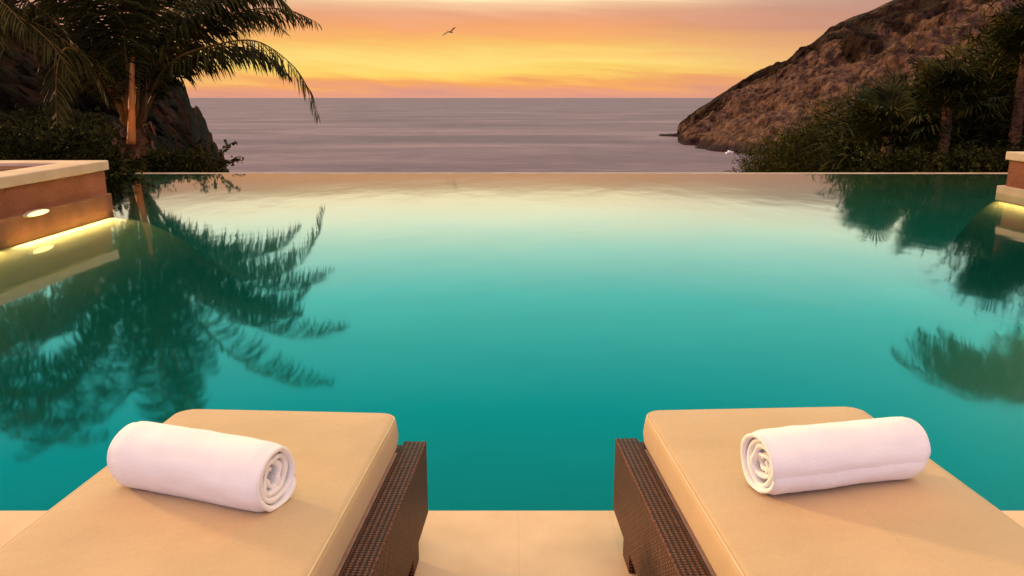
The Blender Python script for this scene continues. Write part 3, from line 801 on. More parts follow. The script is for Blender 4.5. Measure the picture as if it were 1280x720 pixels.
SLOPE = 0.030
def make_lounger(loc, rz, label, inner):
    """origin at far end centre on the floor, body runs to -y. inner = +1: pool-centre side at +x"""
    r = empty('sun_lounger', loc, rz)
    tag(r, label, 'sun lounger', 'sun loungers at the pool edge')
    L, W, cw = 1.98, 0.79, 0.64
    zt, zb = 0.300, 0.075
    hw = W / 2
    for s in (-1, 1):
        a, b = sorted((s * hw, s * (hw - 0.066)))
        grid_box('side_rail', a, b, -L, 0.0, zb, zt, M['wicker'], r, top_slope=SLOPE, bev=0.006)
        # braided edge along the outer top arris
        bm = bmesh.new()
        for st in range(2):
            pts, nn = [], 330
            for k in range(nn + 1):
                y = -0.004 - (L - 0.01) * k / nn
                ph = k * 0.9 + st * PI
                pts.append((s * (hw - 0.003) + 0.0012 * math.cos(ph), y, zt - 0.002 + SLOPE * (-y) + 0.0012 * math.sin(ph)))
            tube(bm, pts, 0.0026, 5)
        bm_obj('edge_braid', bm, M['braid'], r, smooth=True)
        a, b = sorted((s * (hw - 0.069), s * (hw - 0.086)))
        grid_box('inner_rail', a, b, -L + 0.07, -0.07, zt - 0.03, zt - 0.004, M['rail'], r, top_slope=SLOPE, bev=0.003)
    e = hw - 0.0665
    grid_box('end_panel', -e, e, -0.066, -0.002, zb, zt - 0.012, M['wicker'], r, bev=0.004)
    grid_box('end_panel', -e, e, -L + 0.002, -L + 0.066, zb, zt - 0.012 + SLOPE * L, M['wicker'], r, bev=0.004)
    bm = bmesh.new()
    for k in range(22):
        y = -0.11 - k * 0.084
        box_bm(-e + 0.002, e - 0.002, y - 0.03, y + 0.03, zt - 0.055 - SLOPE * y, zt - 0.035 - SLOPE * y, 0.003, 1, bm)
    bm_obj('slats', bm, M['rail'], r)
    for s in (-1, 1):
        for y in (-0.17, -L + 0.2):
            a, b = sorted((s * (hw - 0.008), s * (hw - 0.062)))
            grid_box('leg', a, b, y - 0.045, y + 0.045, 0.0, zb + 0.002, M['wicker'], r, bev=0.004)
    v, f = cushion_bm(cw, L - 0.03, zt - 0.028, 0.105, SLOPE)
    c = mesh_obj('cushion', v, f, M['fabric'], r, smooth=True)
    c.location = (-inner * 0.004, 0.022, 0)
    bm = bmesh.new()
    hw_, r_ = cw / 2 + 0.001 - 0.007, 0.048
    pts = []
    for cxs, cys, a0 in ((hw_ - r_, -r_ - 0.006, 0), (-hw_ + r_, -r_ - 0.006, 90), (-hw_ + r_, -(L - 0.03) + r_ + 0.006, 180), (hw_ - r_, -(L - 0.03) + r_ + 0.006, 270)):
        for k in range(9):
            a = R(a0 + 90 * k / 8)
            y_ = cys + r_ * math.sin(a)
            pts.append((cxs + r_ * math.cos(a), y_, zt - 0.028 + 0.105 - 0.0052 + SLOPE * (-y_)))
    pts.append(pts[0])
    tube(bm, pts, 0.0028, 6)
    bm_obj('piping', bm, M['piping'], c, smooth=True)
    return r

LL = make_lounger((-0.637, 2.135, 0), R(-3.2), 'wicker lounger with beige cushion and rolled towel, left of the gap', 1)
RL = make_lounger((0.690, 2.155, 0), R(3.0), 'wicker lounger with beige cushion and rolled towel, right of the gap', -1)

# ------------------------------------------------------------------ rolled towels
def make_towel(name, a, b, Rr, label, seed, open_end):
    """rolled towel lying between ground contact points a and b"""
    a, b = Vector(a), Vector(b)
    ax = (b - a); L = ax.length; ax.normalize()
    side = Vector((0, 0, 1)).cross(ax).normalized(); up = ax.cross(side)
    mid = (a + b) / 2
    turns, pitch, th = (3.7, 0.0165, 0.0150) if open_end > 0 else (4.3, 0.0142, 0.0130)
    r0 = Rr - turns * pitch
    NS, NL = 190, 26
    rng = random.Random(seed)
    ph = [rng.uniform(0, 6.28) for _ in range(6)]
    cols = []
    for i in range(NS + 1):
        t = i / NS
        th_ = t * turns * 2 * PI + ph[0]
        rc = r0 + pitch * turns * t
        wob = 1 + 0.20 * math.sin(2.3 * th_ + ph[1]) * (1 - t) ** 1.2 + 0.09 * math.sin(3.7 * th_ + ph[2]) * (1 - t) ** 0.8
        rc *= wob
        if t > 0.93: rc -= pitch * 0.75 * ((t - 0.93) / 0.07) ** 1.3
        rc = max(rc, 0.004)
        h_ = th * 0.5 * (1.0 + 0.22 * math.sin(4.3 * th_ + ph[3]) * (1 - 0.7 * t))
        if t > 0.985: h_ *= max(0.25, (1 - t) / 0.015)
        cols.append((th_, rc, h_, t))
    vs, fs = [], []
    # cross-section: loop of (outer line along length, round hem, inner line back)
    prof = []
    for k in range(NL + 1):
        prof.append((-1 + 2 * k / NL, 1, 0))
    hem = 4
    def pos(th_, rr, x):
        # flatten a little where it rests
        y = math.cos(th_) * rr; z = math.sin(th_) * rr
        if z < -Rr * 0.80: z = -Rr * 0.80 - (-(z) - Rr * 0.80) * 0.45
        z *= 0.97; y *= 1.03
        return x, y, z
    ring_n = 0
    flat = Rr * 0.97 * 0.89
    for (th_, rc, h_, t) in cols:
        end = L / 2 - 0.006 - 0.009 * (0.5 + 0.5 * math.sin(th_ * 1.3 + ph[4])) * (1.2 - t) - 0.012 * (1 - t) ** 2 + (0.006 if t > 0.8 else 0)
        loop = []
        for k in range(NL + 1):
            u = -1 + 2 * k / NL
            x = u * end
            rr = rc + h_
            rr += (0.0016 * fbm(x * 14 + seed, th_ * 2.2, t * 4) + 0.0035 * fbm(x * 5 + seed, math.cos(th_) * 1.3, math.sin(th_) * 1.3 + 4)) * (1 if t > 0.72 else 0.4)
            # layers droop in slightly close to the ends
            rr -= 0.006 * max(0, (abs(u) - 0.90) / 0.10) ** 2
            loop.append(pos(th_, rr, x))
        for k in range(1, hem):
            a_ = PI * k / hem
            loop.append(pos(th_, rc + h_ * math.cos(a_) - 0.003, end + h_ * math.sin(a_)))
        for k in range(NL + 1):
            u = 1 - 2 * k / NL
            loop.append(pos(th_, rc - h_ - (0.003 if abs(u) > 0.95 else 0), u * end))
        for k in range(1, hem):
            a_ = PI * k / hem
            loop.append(pos(th_, rc - h_ * math.cos(a_) - 0.003, -end - h_ * math.sin(a_)))
        ring_n = len(loop)
        for x, y, z in loop:
            vs.append((x, y, z + flat))
    for i in range(NS):
        for k in range(ring_n):
            p = i * ring_n + k; q = i * ring_n + (k + 1) % ring_n
            fs.append((p, q, q + ring_n, p + ring_n))
    fs.append(tuple(range(ring_n))); fs.append(tuple(reversed(range(NS * ring_n, (NS + 1) * ring_n))))
    o = mesh_obj(name, vs, fs, M['towel'], smooth=True)
    o.matrix_world = Matrix((( ax.x, side.x, up.x, mid.x), (ax.y, side.y, up.y, mid.y), (ax.z, side.z, up.z, mid.z), (0, 0, 0, 1)))
    tag(o, label, 'towel', 'rolled white towels')
    return o
ztop = 0.300 - 0.028 + 0.105 + 0.009
def tz(y, far): return ztop + SLOPE * (far - y) - 0.001
make_towel('rolled_towel', (-0.862, 1.690, tz(1.690, 2.135)), (-0.495, 1.555, tz(1.555, 2.135)), 0.0765, 'white rolled towel lying on the left lounger, spiral end facing right', 3, 1)
make_towel('rolled_towel', (0.540, 1.620, tz(1.620, 2.155)), (0.915, 1.718, tz(1.718, 2.155)), 0.0745, 'white rolled towel lying on the right lounger, spiral end facing left', 8, -1)

# ------------------------------------------------------------------ vegetation
def catmull(P_, n):
    P_ = [Vector(p) for p in P_]
    out = []
    m = len(P_) - 1
    for q in range(n + 1):
        t = q / n * m
        k = min(int(t), m - 1); u = t - k
        p0 = P_[k - 1] if k > 0 else P_[0] * 2 - P_[1]
        p1, p2 = P_[k], P_[k + 1]
        p3 = P_[k + 2] if k + 2 <= m else P_[m] * 2 - P_[m - 1]
        out.append(0.5 * ((2 * p1) + (p2 - p0) * u + (2 * p0 - 5 * p1 + 4 * p2 - p3) * u * u + (3 * p1 - p0 - 3 * p2 + p3) * u ** 3))
    return out

def frond_mesh(path, rng, leaf_len, n_leaf, bare=0.16, r0=0.045, droop=0.55, wid=0.045, mats=('frond', 'rachis'), name='frond', parent=None, keep=0.93, fold=0.5):
    """feather frond along path: stem plus two rows of hanging leaflets"""
    pts = catmull(path, 40)
    seglen = [0]
    for a, b in zip(pts, pts[1:]): seglen.append(seglen[-1] + (b - a).length)
    T = seglen[-1]
    bm = bmesh.new()
    tube(bm, pts, [max(0.004, r0 * (1 - 0.92 * (s / T) ** 0.7)) for s in seglen], 5)
    bm.faces.ensure_lookup_table()
    for f in bm.faces: f.material_index = 1; f.smooth = True
    def P_at(s):
        for i in range(len(pts) - 1):
            if seglen[i + 1] >= s:
                u = (s - seglen[i]) / max(1e-6, seglen[i + 1] - seglen[i])
                return pts[i].lerp(pts[i + 1], u), (pts[i + 1] - pts[i]).normalized()
        return pts[-1], (pts[-1] - pts[-2]).normalized()
    down = Vector((0, 0, -1))
    for k in range(n_leaf):
        t = bare + (1 - bare) * (k + 0.5) / n_leaf
        p, d = P_at(t * T)
        side = d.cross(Vector((0, 0, 1)))
        if side.length < 0.15: side = d.cross(Vector((0, 1, 0)))
        side.normalize()
        q = (t - bare) / (1 - bare)
        prof = (0.45 + 0.55 * min(1, q / 0.25)) * (1 - 0.72 * max(0, (q - 0.55) / 0.45) ** 1.5)
        for s in (-1, 1):
            if rng.random() > keep: continue
            l = leaf_len * prof * rng.uniform(0.8, 1.12)
            out_ = (side * s * rng.uniform(0.7, 1.0) + d * rng.uniform(0.45, 0.8) + down * (fold * rng.uniform(0.3, 1.0))).normalized()
            w = wid * rng.uniform(0.7, 1.15) * (0.6 + 0.4 * prof)
            wv = out_.cross(d); wv = wv.normalized() if wv.length > 0.05 else Vector((0, 0, 1))
            wv = (d * 0.8 + wv * rng.uniform(-0.6, 0.6)).normalized()
            m1 = p + out_ * l * 0.40 + down * l * 0.05
            dr = droop * rng.uniform(0.6, 1.4)
            m2 = m1 + (out_ + down * dr).normalized() * l * 0.33
            tip = m2 + (out_ + down * dr * 2.6).normalized() * l * 0.27
            a0 = bm.verts.new(p - wv * w * 0.25); a1 = bm.verts.new(p + wv * w * 0.25)
            b0 = bm.verts.new(m1 - wv * w * 0.5); b1 = bm.verts.new(m1 + wv * w * 0.5)
            c0 = bm.verts.new(m2 - wv * w * 0.34); c1 = bm.verts.new(m2 + wv * w * 0.34)
            tp = bm.verts.new(tip)
            bm.faces.new((a0, a1, b1, b0)); bm.faces.new((b0, b1, c1, c0)); bm.faces.new((c0, c1, tp))
    me = bpy.data.meshes.new(name)
    bm.to_mesh(me); bm.free()
    for m in mats: me.materials.append(M[m])
    return link(bpy.data.objects.new(name, me), parent)

def arch_path(az, p0, L, curl, base=(0, 0, 0), twist=0.0, n=9):
    """frond spine: start pitch p0 (deg above horizontal), bends down by curl degrees to the tip"""
    pts = [Vector(base)]
    a = az; st = L / n
    for k in range(n):
        t = (k + 0.5) / n
        pit = R(p0 - curl * t ** 1.7)
        a += twist / n
        pts.append(pts[-1] + Vector((math.cos(a) * math.cos(pit), math.sin(a) * math.cos(pit), math.sin(pit))) * st)
    return pts

def trunk_bm(h, r0, r1, rng, lean=(0, 0), rings=True, z0=0.0):
    bm = bmesh.new()
    n = max(10, int(h / 0.07)); seg = 16
    rr = []
    for i in range(n + 1):
        t = i / n
        z = z0 + (h - z0) * t
        r_ = r0 + (r1 - r0) * t
        r_ *= 1 + (0.09 * (1 if i % 2 else -0.5) if rings else 0)
        ring = []
        for k in range(seg):
            a = 2 * PI * k / seg
            q = r_ * (1 + 0.12 * noise.noise(Vector((math.cos(a) * 1.5, math.sin(a) * 1.5, z * 4))))
            ring.append(bm.verts.new((lean[0] * t * t + math.cos(a) * q, lean[1] * t * t + math.sin(a) * q, z)))
        rr.append(ring)
    for a, b in zip(rr, rr[1:]):
        for k in range(seg):
            bm.faces.new((a[k], a[(k + 1) % seg], b[(k + 1) % seg], b[k]))
    bm.faces.new(rr[-1]); bm.faces.new(rr[0][::-1])
    return bm

# --- the coconut palm behind the planter
rng = random.Random(21)
PB = at(166, 163, 17.0)                       # where its fronds leave the trunk
gz = -0.55
palm = empty('palm_tree', (PB.x, PB.y, gz))
tag(palm, 'large green coconut palm with orange stems rising behind the left planter', 'palm tree')
hz = PB.z - gz
bm_obj('trunk', trunk_bm(hz + 0.05, 0.33, 0.24, rng, z0=-0.3), M['bark'], palm, smooth=True)
# ragged leaf sheaths round the head
bm = bmesh.new()
for k in range(26):
    a = rng.uniform(0, 2 * PI); zz = rng.uniform(0.25, hz + 0.25); l = rng.uniform(0.35, 0.8)
    o_ = Vector((math.cos(a), math.sin(a), 0)); t_ = Vector((-math.sin(a), math.cos(a), 0))
    p0 = o_ * 0.24 + Vector((0, 0, zz)); p1 = p0 + o_ * rng.uniform(0.05, 0.22) + Vector((0, 0, rng.uniform(-0.3, 0.35) * l)); p2 = p1 + o_ * rng.uniform(0.0, 0.15) + Vector((0, 0, -l * 0.5))
    w = rng.uniform(0.03, 0.08)
    v = [bm.verts.new(p) for p in (p0 - t_ * w, p0 + t_ * w, p1 + t_ * w, p1 - t_ * w, p2)]
    bm.faces.new(v[:4]); bm.faces.new((v[3], v[2], v[4]))
bm_obj('leaf_sheath', bm, M['husk'], palm)
O = Vector((0, 0, hz))
def rel(px, py, D): return at(px, py, D) - palm.location
def fr(path, **kw):
    a = dict(leaf_len=0.90, n_leaf=100, parent=palm, wid=0.050); a.update(kw)
    return frond_mesh(path, rng, **a)
# fronds read one by one off the picture
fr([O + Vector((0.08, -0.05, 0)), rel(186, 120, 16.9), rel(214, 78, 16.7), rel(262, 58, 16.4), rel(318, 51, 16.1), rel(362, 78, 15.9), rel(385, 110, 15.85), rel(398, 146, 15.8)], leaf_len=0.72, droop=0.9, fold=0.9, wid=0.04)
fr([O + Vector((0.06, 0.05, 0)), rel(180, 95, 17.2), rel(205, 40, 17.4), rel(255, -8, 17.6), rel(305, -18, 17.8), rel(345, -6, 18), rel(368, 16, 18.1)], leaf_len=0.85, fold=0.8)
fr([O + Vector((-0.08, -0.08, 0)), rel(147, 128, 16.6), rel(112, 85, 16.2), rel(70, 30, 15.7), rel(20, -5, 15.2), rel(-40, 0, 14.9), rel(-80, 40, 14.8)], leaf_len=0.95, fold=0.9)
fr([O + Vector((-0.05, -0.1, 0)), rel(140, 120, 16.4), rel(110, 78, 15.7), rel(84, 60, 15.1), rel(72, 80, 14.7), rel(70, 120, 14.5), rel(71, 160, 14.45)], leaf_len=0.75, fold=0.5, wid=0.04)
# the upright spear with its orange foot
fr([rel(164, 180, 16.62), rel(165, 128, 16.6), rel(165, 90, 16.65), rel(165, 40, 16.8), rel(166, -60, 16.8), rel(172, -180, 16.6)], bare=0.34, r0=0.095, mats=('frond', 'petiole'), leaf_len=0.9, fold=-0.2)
specs = []
for k in range(17):
    az = k * 2.399 + 0.4
    p0 = (84, 72, 66, 79, 60, 69)[k % 6] + rng.uniform(-4, 4)
    if math.sin(az) < -0.45: p0 = rng.uniform(76, 86)
    L = rng.uniform(5.0, 6.5)
    if abs((az + PI) % (2 * PI) - PI) < 0.75: L = rng.uniform(4.2, 5.0)
    curl = rng.uniform(75, 120) if p0 > 60 else rng.uniform(70, 95)
    if math.sin(az) < -0.45: curl = rng.uniform(55, 80)
    specs.append((az, p0, L, curl))
specs += [(0.12, 73, 5.9, 98), (-0.22, 80, 6.4, 84), (0.35, 64, 5.2, 92), (3.0, 74, 6.0, 95), (3.3, 84, 6.5, 70), (-1.1, 83, 6.4, 60)]
for az, p0, L, curl in specs:
    fr(arch_path(az, p0, L, curl, O + Vector((math.cos(az) * 0.1, math.sin(az) * 0.1, 0)), twist=rng.uniform(-0.4, 0.4)))
# thick sheathing petioles in front, orange in the lamp light
for (px1, py1, px2, py2) in ((152, 150, 146, 78), (182, 148, 186, 70), (172, 140, 176, 60), (158, 150, 156, 90)):
    bm = bmesh.new()
    tube(bm, [O + Vector((0, -0.05, -0.1)), rel(px1, py1, 16.8), rel((px1 * 2 + px2) / 3, (py1 + py2) / 2, 16.8), rel(px2, py2, 16.85)], [0.04, 0.035, 0.025, 0.012], 7)
    bm_obj('petiole', bm, M['rachis'], palm, smooth=True)

# small spotlight at its foot
sp = at(153, 222, 14.6)
spot_r = empty('garden_spotlight', (sp.x, sp.y, -0.42))
tag(spot_r, 'small pale garden spotlight on a stake at the foot of the coconut palm', 'spotlight')
bm = bmesh.new(); tube(bm, [(0, 0, 0), (0, 0, sp.z + 0.42)], 0.03, 8); bm_obj('stake', bm, M['metal'], spot_r)
b2 = bmesh.new(); bmesh.ops.create_cone(b2, cap_ends=False, segments=20, radius1=0.05, radius2=0.085, depth=0.16)
hd = bm_obj('head', b2, M['metal'], spot_r, smooth=True); hd.location = (0, 0, sp.z + 0.46); hd.rotation_euler = (R(-50), 0, 0)
lamp('palm_spot', (sp.x, sp.y + 0.08, sp.z + 0.12), 110.0, (1.0, 0.40, 0.10), 0.04, 'SPOT', aim=(PB.x, PB.y - 0.35, PB.z + 0.35), spot=17)

def generic_palm(name, x, y, g, th, rng, nf, L, label, cat, leaf_len=0.9, group=None, p_lo=20, p_hi=80, n_leaf=70, wid=0.045, lean=(0, 0), curl=(70, 110), mats=('frond', 'rachis'), tr=(0.2, 0.14)):
    r_ = empty(name, (x, y, g))
    tag(r_, label, cat, group)
    bm_obj('trunk', trunk_bm(th, tr[0], tr[1], rng, lean, z0=-0.3), M['bark'], r_, smooth=True)
    for k in range(nf):
        az = k * 2.399 + rng.uniform(-0.2, 0.2)
        p0 = p_lo + (p_hi - p_lo) * ((k * 0.618) % 1.0)
        path = arch_path(az, p0, L * rng.uniform(0.8, 1.1), rng.uniform(*curl), (lean[0], lean[1], th), twist=rng.uniform(-0.4, 0.4))
        frond_mesh(path, rng, leaf_len=leaf_len, n_leaf=n_leaf, parent=r_, wid=wid, mats=mats, fold=0.6)
    return r_
rng = random.Random(5)
generic_palm('palm_tree', -11.4, 14.6, -0.5, 2.9, rng, 24, 4.6, 'dark palm crown reaching in from the left border above the planter', 'palm tree', group=None)
generic_palm('palm_tree', 13.0, 17.2, -0.5, 4.9, rng, 34, 4.3, 'tall palm with drooping fronds at the top right corner, above the hedge', 'palm tree', p_lo=-25, p_hi=82)

def fan_palm(x, y, g, th, rng, n, ray, label, group=None, stem=(0.5, 0.9), spread=(0, 85), mats='foliage_olive', name='fan_palm'):
    """fan palm: stems ending in star-shaped leaves"""
    r_ = empty(name, (x, y, g)); tag(r_, label, 'fan palm', group)
    bm_obj('trunk', trunk_bm(th, 0.13, 0.10, rng, z0=-0.3), M['bark'], r_, smooth=True)
    bm = bmesh.new()
    for k in range(n):
        az = k * 2.399 + rng.uniform(-.3, .3); pit = R(spread[0] + (spread[1] - spread[0]) * ((k * 0.618 + 0.1) % 1))
        d = Vector((math.cos(az) * math.cos(pit), math.sin(az) * math.cos(pit), math.sin(pit)))
        L = rng.uniform(*stem)
        p0 = Vector((0, 0, th - rng.uniform(0, min(0.5, th * 0.6)))); p1 = p0 + d * L
        tube(bm, [p0, p0.lerp(p1, 0.5) + Vector((0, 0, 0.03)), p1], 0.011, 4)
        side = d.cross(Vector((0, 0, 1)));
        if side.length < 0.1: side = Vector((1, 0, 0))
        side.normalize(); upv = side.cross(d).normalized()
        nr = 22
        for q in range(nr):
            a = R(-125 + 250 * q / (nr - 1))
            dd = (d * math.cos(a) + side * math.sin(a)).normalized()
            l = ray * (0.75 + 0.25 * math.cos(a * 0.7)) * rng.uniform(0.85, 1.1)
            wv = (side * math.cos(a) - d * math.sin(a)) * 0.022
            m1 = p1 + dd * l * 0.6 + upv * 0.03 * l + Vector((0, 0, -0.06 * l)); tp = p1 + dd * l + Vector((0, 0, -l * rng.uniform(0.15, 0.5)))
            v = [bm.verts.new(c) for c in (p1 - wv * 0.3, p1 + wv * 0.3, m1 + wv, m1 - wv, tp)]
            bm.faces.new(v[:4]); bm.faces.new((v[3], v[2], v[4]))
    bm_obj('crown', bm, M[mats], r_)
    return r_

def shrub(name, x, y, g, rx, ry, h, rng, label, cat='shrub', group=None, leaf=0.11, clumps=140, per=34, mats='foliage_dark', shape=1.0, blade=0.34, ns=1.0):
    r_ = empty(name, (x, y, g)); tag(r_, label, cat, group)
    bm = bmesh.new()
    for k in range(7):
        a = rng.uniform(0, 2 * PI); u = rng.uniform(0.25, 0.7)
        e_ = Vector((math.cos(a) * rx * u, math.sin(a) * ry * u, h * rng.uniform(0.5, 0.88)))
        m_ = e_ * 0.5 + Vector((rng.uniform(-.1, .1), rng.uniform(-.1, .1), h * 0.08))
        tube(bm, [(0, 0, -0.3), (e_.x * .12, e_.y * .12, h * 0.15), m_, e_], [0.05 * h ** .5, 0.04 * h ** .5, 0.022, 0.008], 6)
    bm_obj('trunk', bm, M['bark'], r_, smooth=True)
    vs, fs = [], []
    sd = rng.uniform(0, 50)
    made = 0
    while made < clumps:
        th_ = rng.uniform(0, 2 * PI); cz = rng.uniform(-0.15, 1.0)
        rad = math.sqrt(max(0, 1 - max(cz, 0) ** 2)) if cz > 0 else 1.0
        u = rng.random() ** 0.35
        lump = 1 + 0.32 * noise.noise(Vector((math.cos(th_) * 1.6 * ns + sd, math.sin(th_) * 1.6 * ns, cz * 2.0 * ns)))
        c = Vector((math.cos(th_) * rad * rx * u * lump, math.sin(th_) * rad * ry * u * lump, h * (0.15 + 0.85 * max(cz, -0.15) * u * lump)))
        if c.z < -0.05: continue
        made += 1
        outd = Vector((c.x / rx, c.y / ry, (c.z / h - 0.25) * 1.2 + 0.25)); outd = outd.normalized() if outd.length > 0 else Vector((0, 0, 1))
        cs = leaf * rng.uniform(0.8, 1.7)
        for q in range(per):
            d = (outd * 0.9 + Vector((rng.gauss(0, .6), rng.gauss(0, .6), rng.gauss(0, .55)))).normalized()
            p = c + Vector((max(-1.6, min(1.6, rng.gauss(0, 1))) * cs, max(-1.6, min(1.6, rng.gauss(0, 1))) * cs, max(-1.6, min(1.6, rng.gauss(0, 1))) * cs * 0.8))
            l = leaf * rng.uniform(0.7, 1.5)
            w = d.cross(Vector((rng.gauss(0, 1), rng.gauss(0, 1), rng.gauss(0, 1))))
            if w.length < 0.05: continue
            w = w.normalized() * l * blade * 0.5
            i0 = len(vs)
            vs += [p, p + d * l * 0.5 + w, p + d * l + Vector((0, 0, -l * 0.25)), p + d * l * 0.5 - w]
            fs.append((i0, i0 + 1, i0 + 2, i0 + 3))
    mesh_obj('crown', vs, fs, M[mats], r_)
    return r_

rng = random.Random(77)
def gpos(px, D): p = at(px, 217, D); return p.x, p.y
# right-hand bank: fan palms and bushes at the pool side
for (px, D, th, n, ray, lab) in ((1105, 16.6, 1.15, 34, 0.62, 'short dark fan palm where the hedge meets the overflow edge'),
                                 (1175, 17.5, 1.75, 36, 0.62, 'dark fan palm standing between the short fan palm and the wall pier'),
                                 (1262, 17.0, 2.7, 36, 0.66, 'tall dark fan palm behind the wall pier')):
    x, y = gpos(px, D)
    fan_palm(x, y, -0.55, th, rng, n, ray * rng.uniform(0.85, 1.0), lab, mats='foliage_dark')
for (px, D, rx, h, lab, mm, leaf, bl) in (
        (1105, 18.6, 0.9, 1.45, 'dense dark bush behind the short fan palm', 'foliage_dark', 0.30, 0.10),
        (1160, 19.5, 1.3, 1.9, 'broad dark bush in the middle of the right bank', 'foliage_dark', 0.32, 0.10),
        (1228, 19.0, 1.3, 2.2, 'tall dark bush behind the wall pier', 'foliage_dark', 0.32, 0.10),
        (1310, 19.0, 1.7, 3.9, 'tallest leafy bush at the right border', 'foliage_olive', 0.34, 0.10),
        (1120, 15.4, 0.8, 0.72, 'low dark bush right behind the overflow edge', 'foliage_dark', 0.10, 0.4),
        (1190, 15.2, 0.9, 0.8, 'low dark bush beside the wall pier', 'foliage_dark', 0.10, 0.4),
        (1260, 15.0, 0.9, 0.85, 'low dark bush hidden half behind the wall pier', 'foliage_dark', 0.10, 0.4)):
    x, y = gpos(px, D)
    shrub('shrub', x, y, -0.55, rx, rx * 0.9, h, rng, lab, leaf=leaf, mats=mm, clumps=int(260 * rx * max(h, 1) * 0.5) + 90, blade=bl, ns=1.3)
# lower bank farther down the slope (tops given as picture heights)
for (px, top, D, rx, lab, mm) in (
        (962, 178, 33, 1.3, 'small rounded green bush lowest on the right slope', 'foliage_olive'),
        (992, 158, 34, 1.7, 'olive bush second lowest on the right slope', 'foliage_olive'),
        (1030, 136, 35, 2.0, 'olive bush on the slope below the headland rocks', 'foliage_olive'),
        (1068, 112, 33, 2.2, 'wide olive bush on the upper slope behind the fan palms', 'foliage_olive'),
        (1120, 90, 31, 2.4, 'dark bush high on the slope above the short fan palm', 'foliage_dark'),
        (1185, 78, 30, 2.8, 'dark bush high on the slope beside the tall palm', 'foliage_dark'),
        (1255, 28, 29, 3.0, 'large olive tree crown on the upper slope at the right', 'foliage_olive')):
    p = at(px, 217, D); zt_ = at(px, top, D).z
    g = -4.5 if D > 31 else -3.2
    shrub('shrub', p.x, p.y, g, rx, rx, (zt_ - g) * 0.93, rng, lab, leaf=0.34, mats=mm, clumps=int(300 * rx), per=40, blade=0.085, ns=1.5)
# left bank
for (px, D, rx, h, lab, mm, leaf) in (
        (20, 13.2, 1.3, 1.05, 'dark bush behind the planter at the left border', 'foliage_dark', 0.12),
        (85, 13.8, 1.2, 1.0, 'dark bush behind the middle of the planter', 'foliage_dark', 0.12),
        (105, 15.8, 0.6, 0.9, 'dark bush between the planter and the palm trunk', 'foliage_dark', 0.11),
        (226, 15.6, 0.65, 0.75, 'low dark bush right of the palm trunk at the overflow edge', 'foliage_dark', 0.09)):
    x, y = gpos(px, D)
    shrub('shrub', x, y, -0.45, rx, rx * 0.8, h, rng, lab, leaf=leaf, mats=mm, clumps=int(220 * rx), ns=1.4)
for (px, top, D, rx, lab) in ((60, 140, 24, 1.8, 'shadowy bush on the rocks behind the left planter'), (120, 150, 23, 1.3, 'shadowy bush on the rocks left of the palm trunk')):
    p = at(px, 217, D); zt_ = at(px, top, D).z
    shrub('shrub', p.x, p.y, -1.2, rx, rx, (zt_ + 1.2), rng, lab, leaf=0.16, clumps=int(110 * rx), ns=1.4)
# twiggy plant with round leaves
x, y = gpos(262, 15.4)
tw = empty('twiggy_plant', (x, y, -0.6)); tag(tw, 'thin twiggy plant with small round leaves against the sea', 'plant')
bs, bl_ = bmesh.new(), bmesh.new()
for k in range(12):
    a = rng.uniform(-0.5, 0.6); l = rng.uniform(0.6, 1.05)
    p = [Vector((0, 0, -0.2)), Vector((a * 0.25, rng.uniform(-.1, .1), l * 0.5)), Vector((a * 0.7, rng.uniform(-.15, .15), l * 0.9)), Vector((a * 1.0 + 0.05, rng.uniform(-.2, .2), l))]
    cp = catmull(p, 14); tube(bs, cp, 0.007, 4)
    for q in range(6, 15):
        for z in range(2):
            c = cp[q] + Vector((rng.gauss(0, .035), rng.gauss(0, .03), rng.gauss(0, .03)))
            n_ = Vector((rng.gauss(0, 1), rng.gauss(0, 1), rng.gauss(0, 1))).normalized(); u = n_.orthogonal().normalized(); v_ = n_.cross(u); rr = rng.uniform(0.02, 0.04)
            bl_.faces.new([bl_.verts.new(c + u * rr * math.cos(t) + v_ * rr * math.sin(t)) for t in (0, 1.05, 2.09, 3.14, 4.19, 5.24)])
bm_obj('stem', bs, M['bark'], tw); bm_obj('leaves', bl_, M['foliage_dark'], tw)

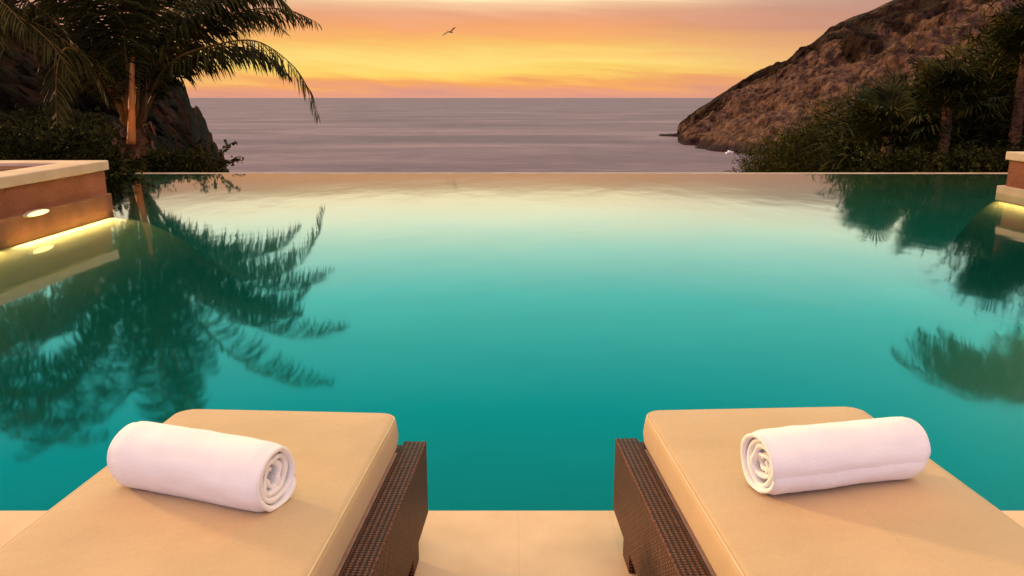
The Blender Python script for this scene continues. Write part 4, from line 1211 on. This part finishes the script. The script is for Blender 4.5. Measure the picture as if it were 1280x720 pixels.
# ------------------------------------------------------------------ bird and boat
bp = at(563, 40, 90)
bm = bmesh.new()
tube(bm, [(-0.32, 0, 0), (-0.2, 0, 0.01), (0, 0, 0), (0.2, 0, 0.0), (0.34, 0, 0.04), (0.44, 0, 0.03)], [0.012, 0.05, 0.085, 0.06, 0.04, 0.01], 8)
for s in (-1, 1):
    pts = [((0.12, -0.10), (0, 0)), ((0.18, -0.12), (0.45, 0.16)), ((0.05, -0.14), (0.80, 0.13)), ((-0.14, -0.17), (1.12, 0.0))]
    row = []
    for (fa, ba), (yy, zz) in pts:
        row.append((bm.verts.new((fa, s * (0.05 + yy), zz + 0.02)), bm.verts.new((ba if yy < 1 else fa - 0.03, s * (0.05 + yy), zz))))
    for a, b in zip(row, row[1:]):
        bm.faces.new((a[0], a[1], b[1], b[0]))
v = [bm.verts.new(c) for c in ((-0.28, 0.03, 0), (-0.28, -0.03, 0), (-0.52, -0.09, 0), (-0.52, 0.09, 0))]
bm.faces.new(v)
bird = bm_obj('bird', bm, M['bird'], smooth=False)
bird.location = bp; bird.rotation_euler = (R(28), R(14), R(-40))
tag(bird, 'small dark seabird gliding in the yellow sunset sky over the sea', 'bird')

p0 = at(908, 189, 395); p0.z = SEA
boat = empty('boat', (p0.x, p0.y - 6, SEA + 0.05), R(20))
tag(boat, 'tiny white boat on the water at the foot of the headland', 'boat')
vs = []
secs = [(-2.0, 0.75, 0.75), (-1.0, 0.9, 0.75), (0.3, 0.85, 0.8), (1.3, 0.55, 0.9), (2.2, 0.03, 1.05)]
for x, w_, h_ in secs:
    vs += [(x, -w_, h_), (x, -w_ * 0.7, 0.05), (x, 0, -0.15), (x, w_ * 0.7, 0.05), (x, w_, h_)]
fs = [(0, 1, 2, 3, 4)]
for i in range(4):
    for k in range(4):
        a = i * 5 + k; fs.append((a, a + 5, a + 6, a + 1))
fs += [(i * 5, i * 5 + 4, i * 5 + 9, i * 5 + 5) for i in range(4)]
mesh_obj('hull', vs, fs, M['white_paint'], boat)
bm = box_bm(-0.9, 0.5, -0.5, 0.5, 0.7, 1.5, 0.08)
bm_obj('cabin', bm, M['white_paint'], boat)

# ------------------------------------------------------------------ camera & settings
cam = bpy.data.cameras.new('camera'); co = link(bpy.data.objects.new('camera', cam))
co.location = CAM; co.rotation_euler = (PI / 2 - TILT, 0, 0)
cam.sensor_width = 36; cam.lens = 36 * F; cam.clip_end = 100000; cam.clip_start = 0.05
SC.camera = co
SC.view_settings.view_transform = 'Standard'; SC.view_settings.look = 'None'
SC.view_settings.exposure = 0.0; SC.view_settings.gamma = 1.0
SC.cycles.use_denoising = True
SC.cycles.max_bounces = 8; SC.cycles.transparent_max_bounces = 12
SC.cycles.caustics_reflective = False; SC.cycles.caustics_refractive = False
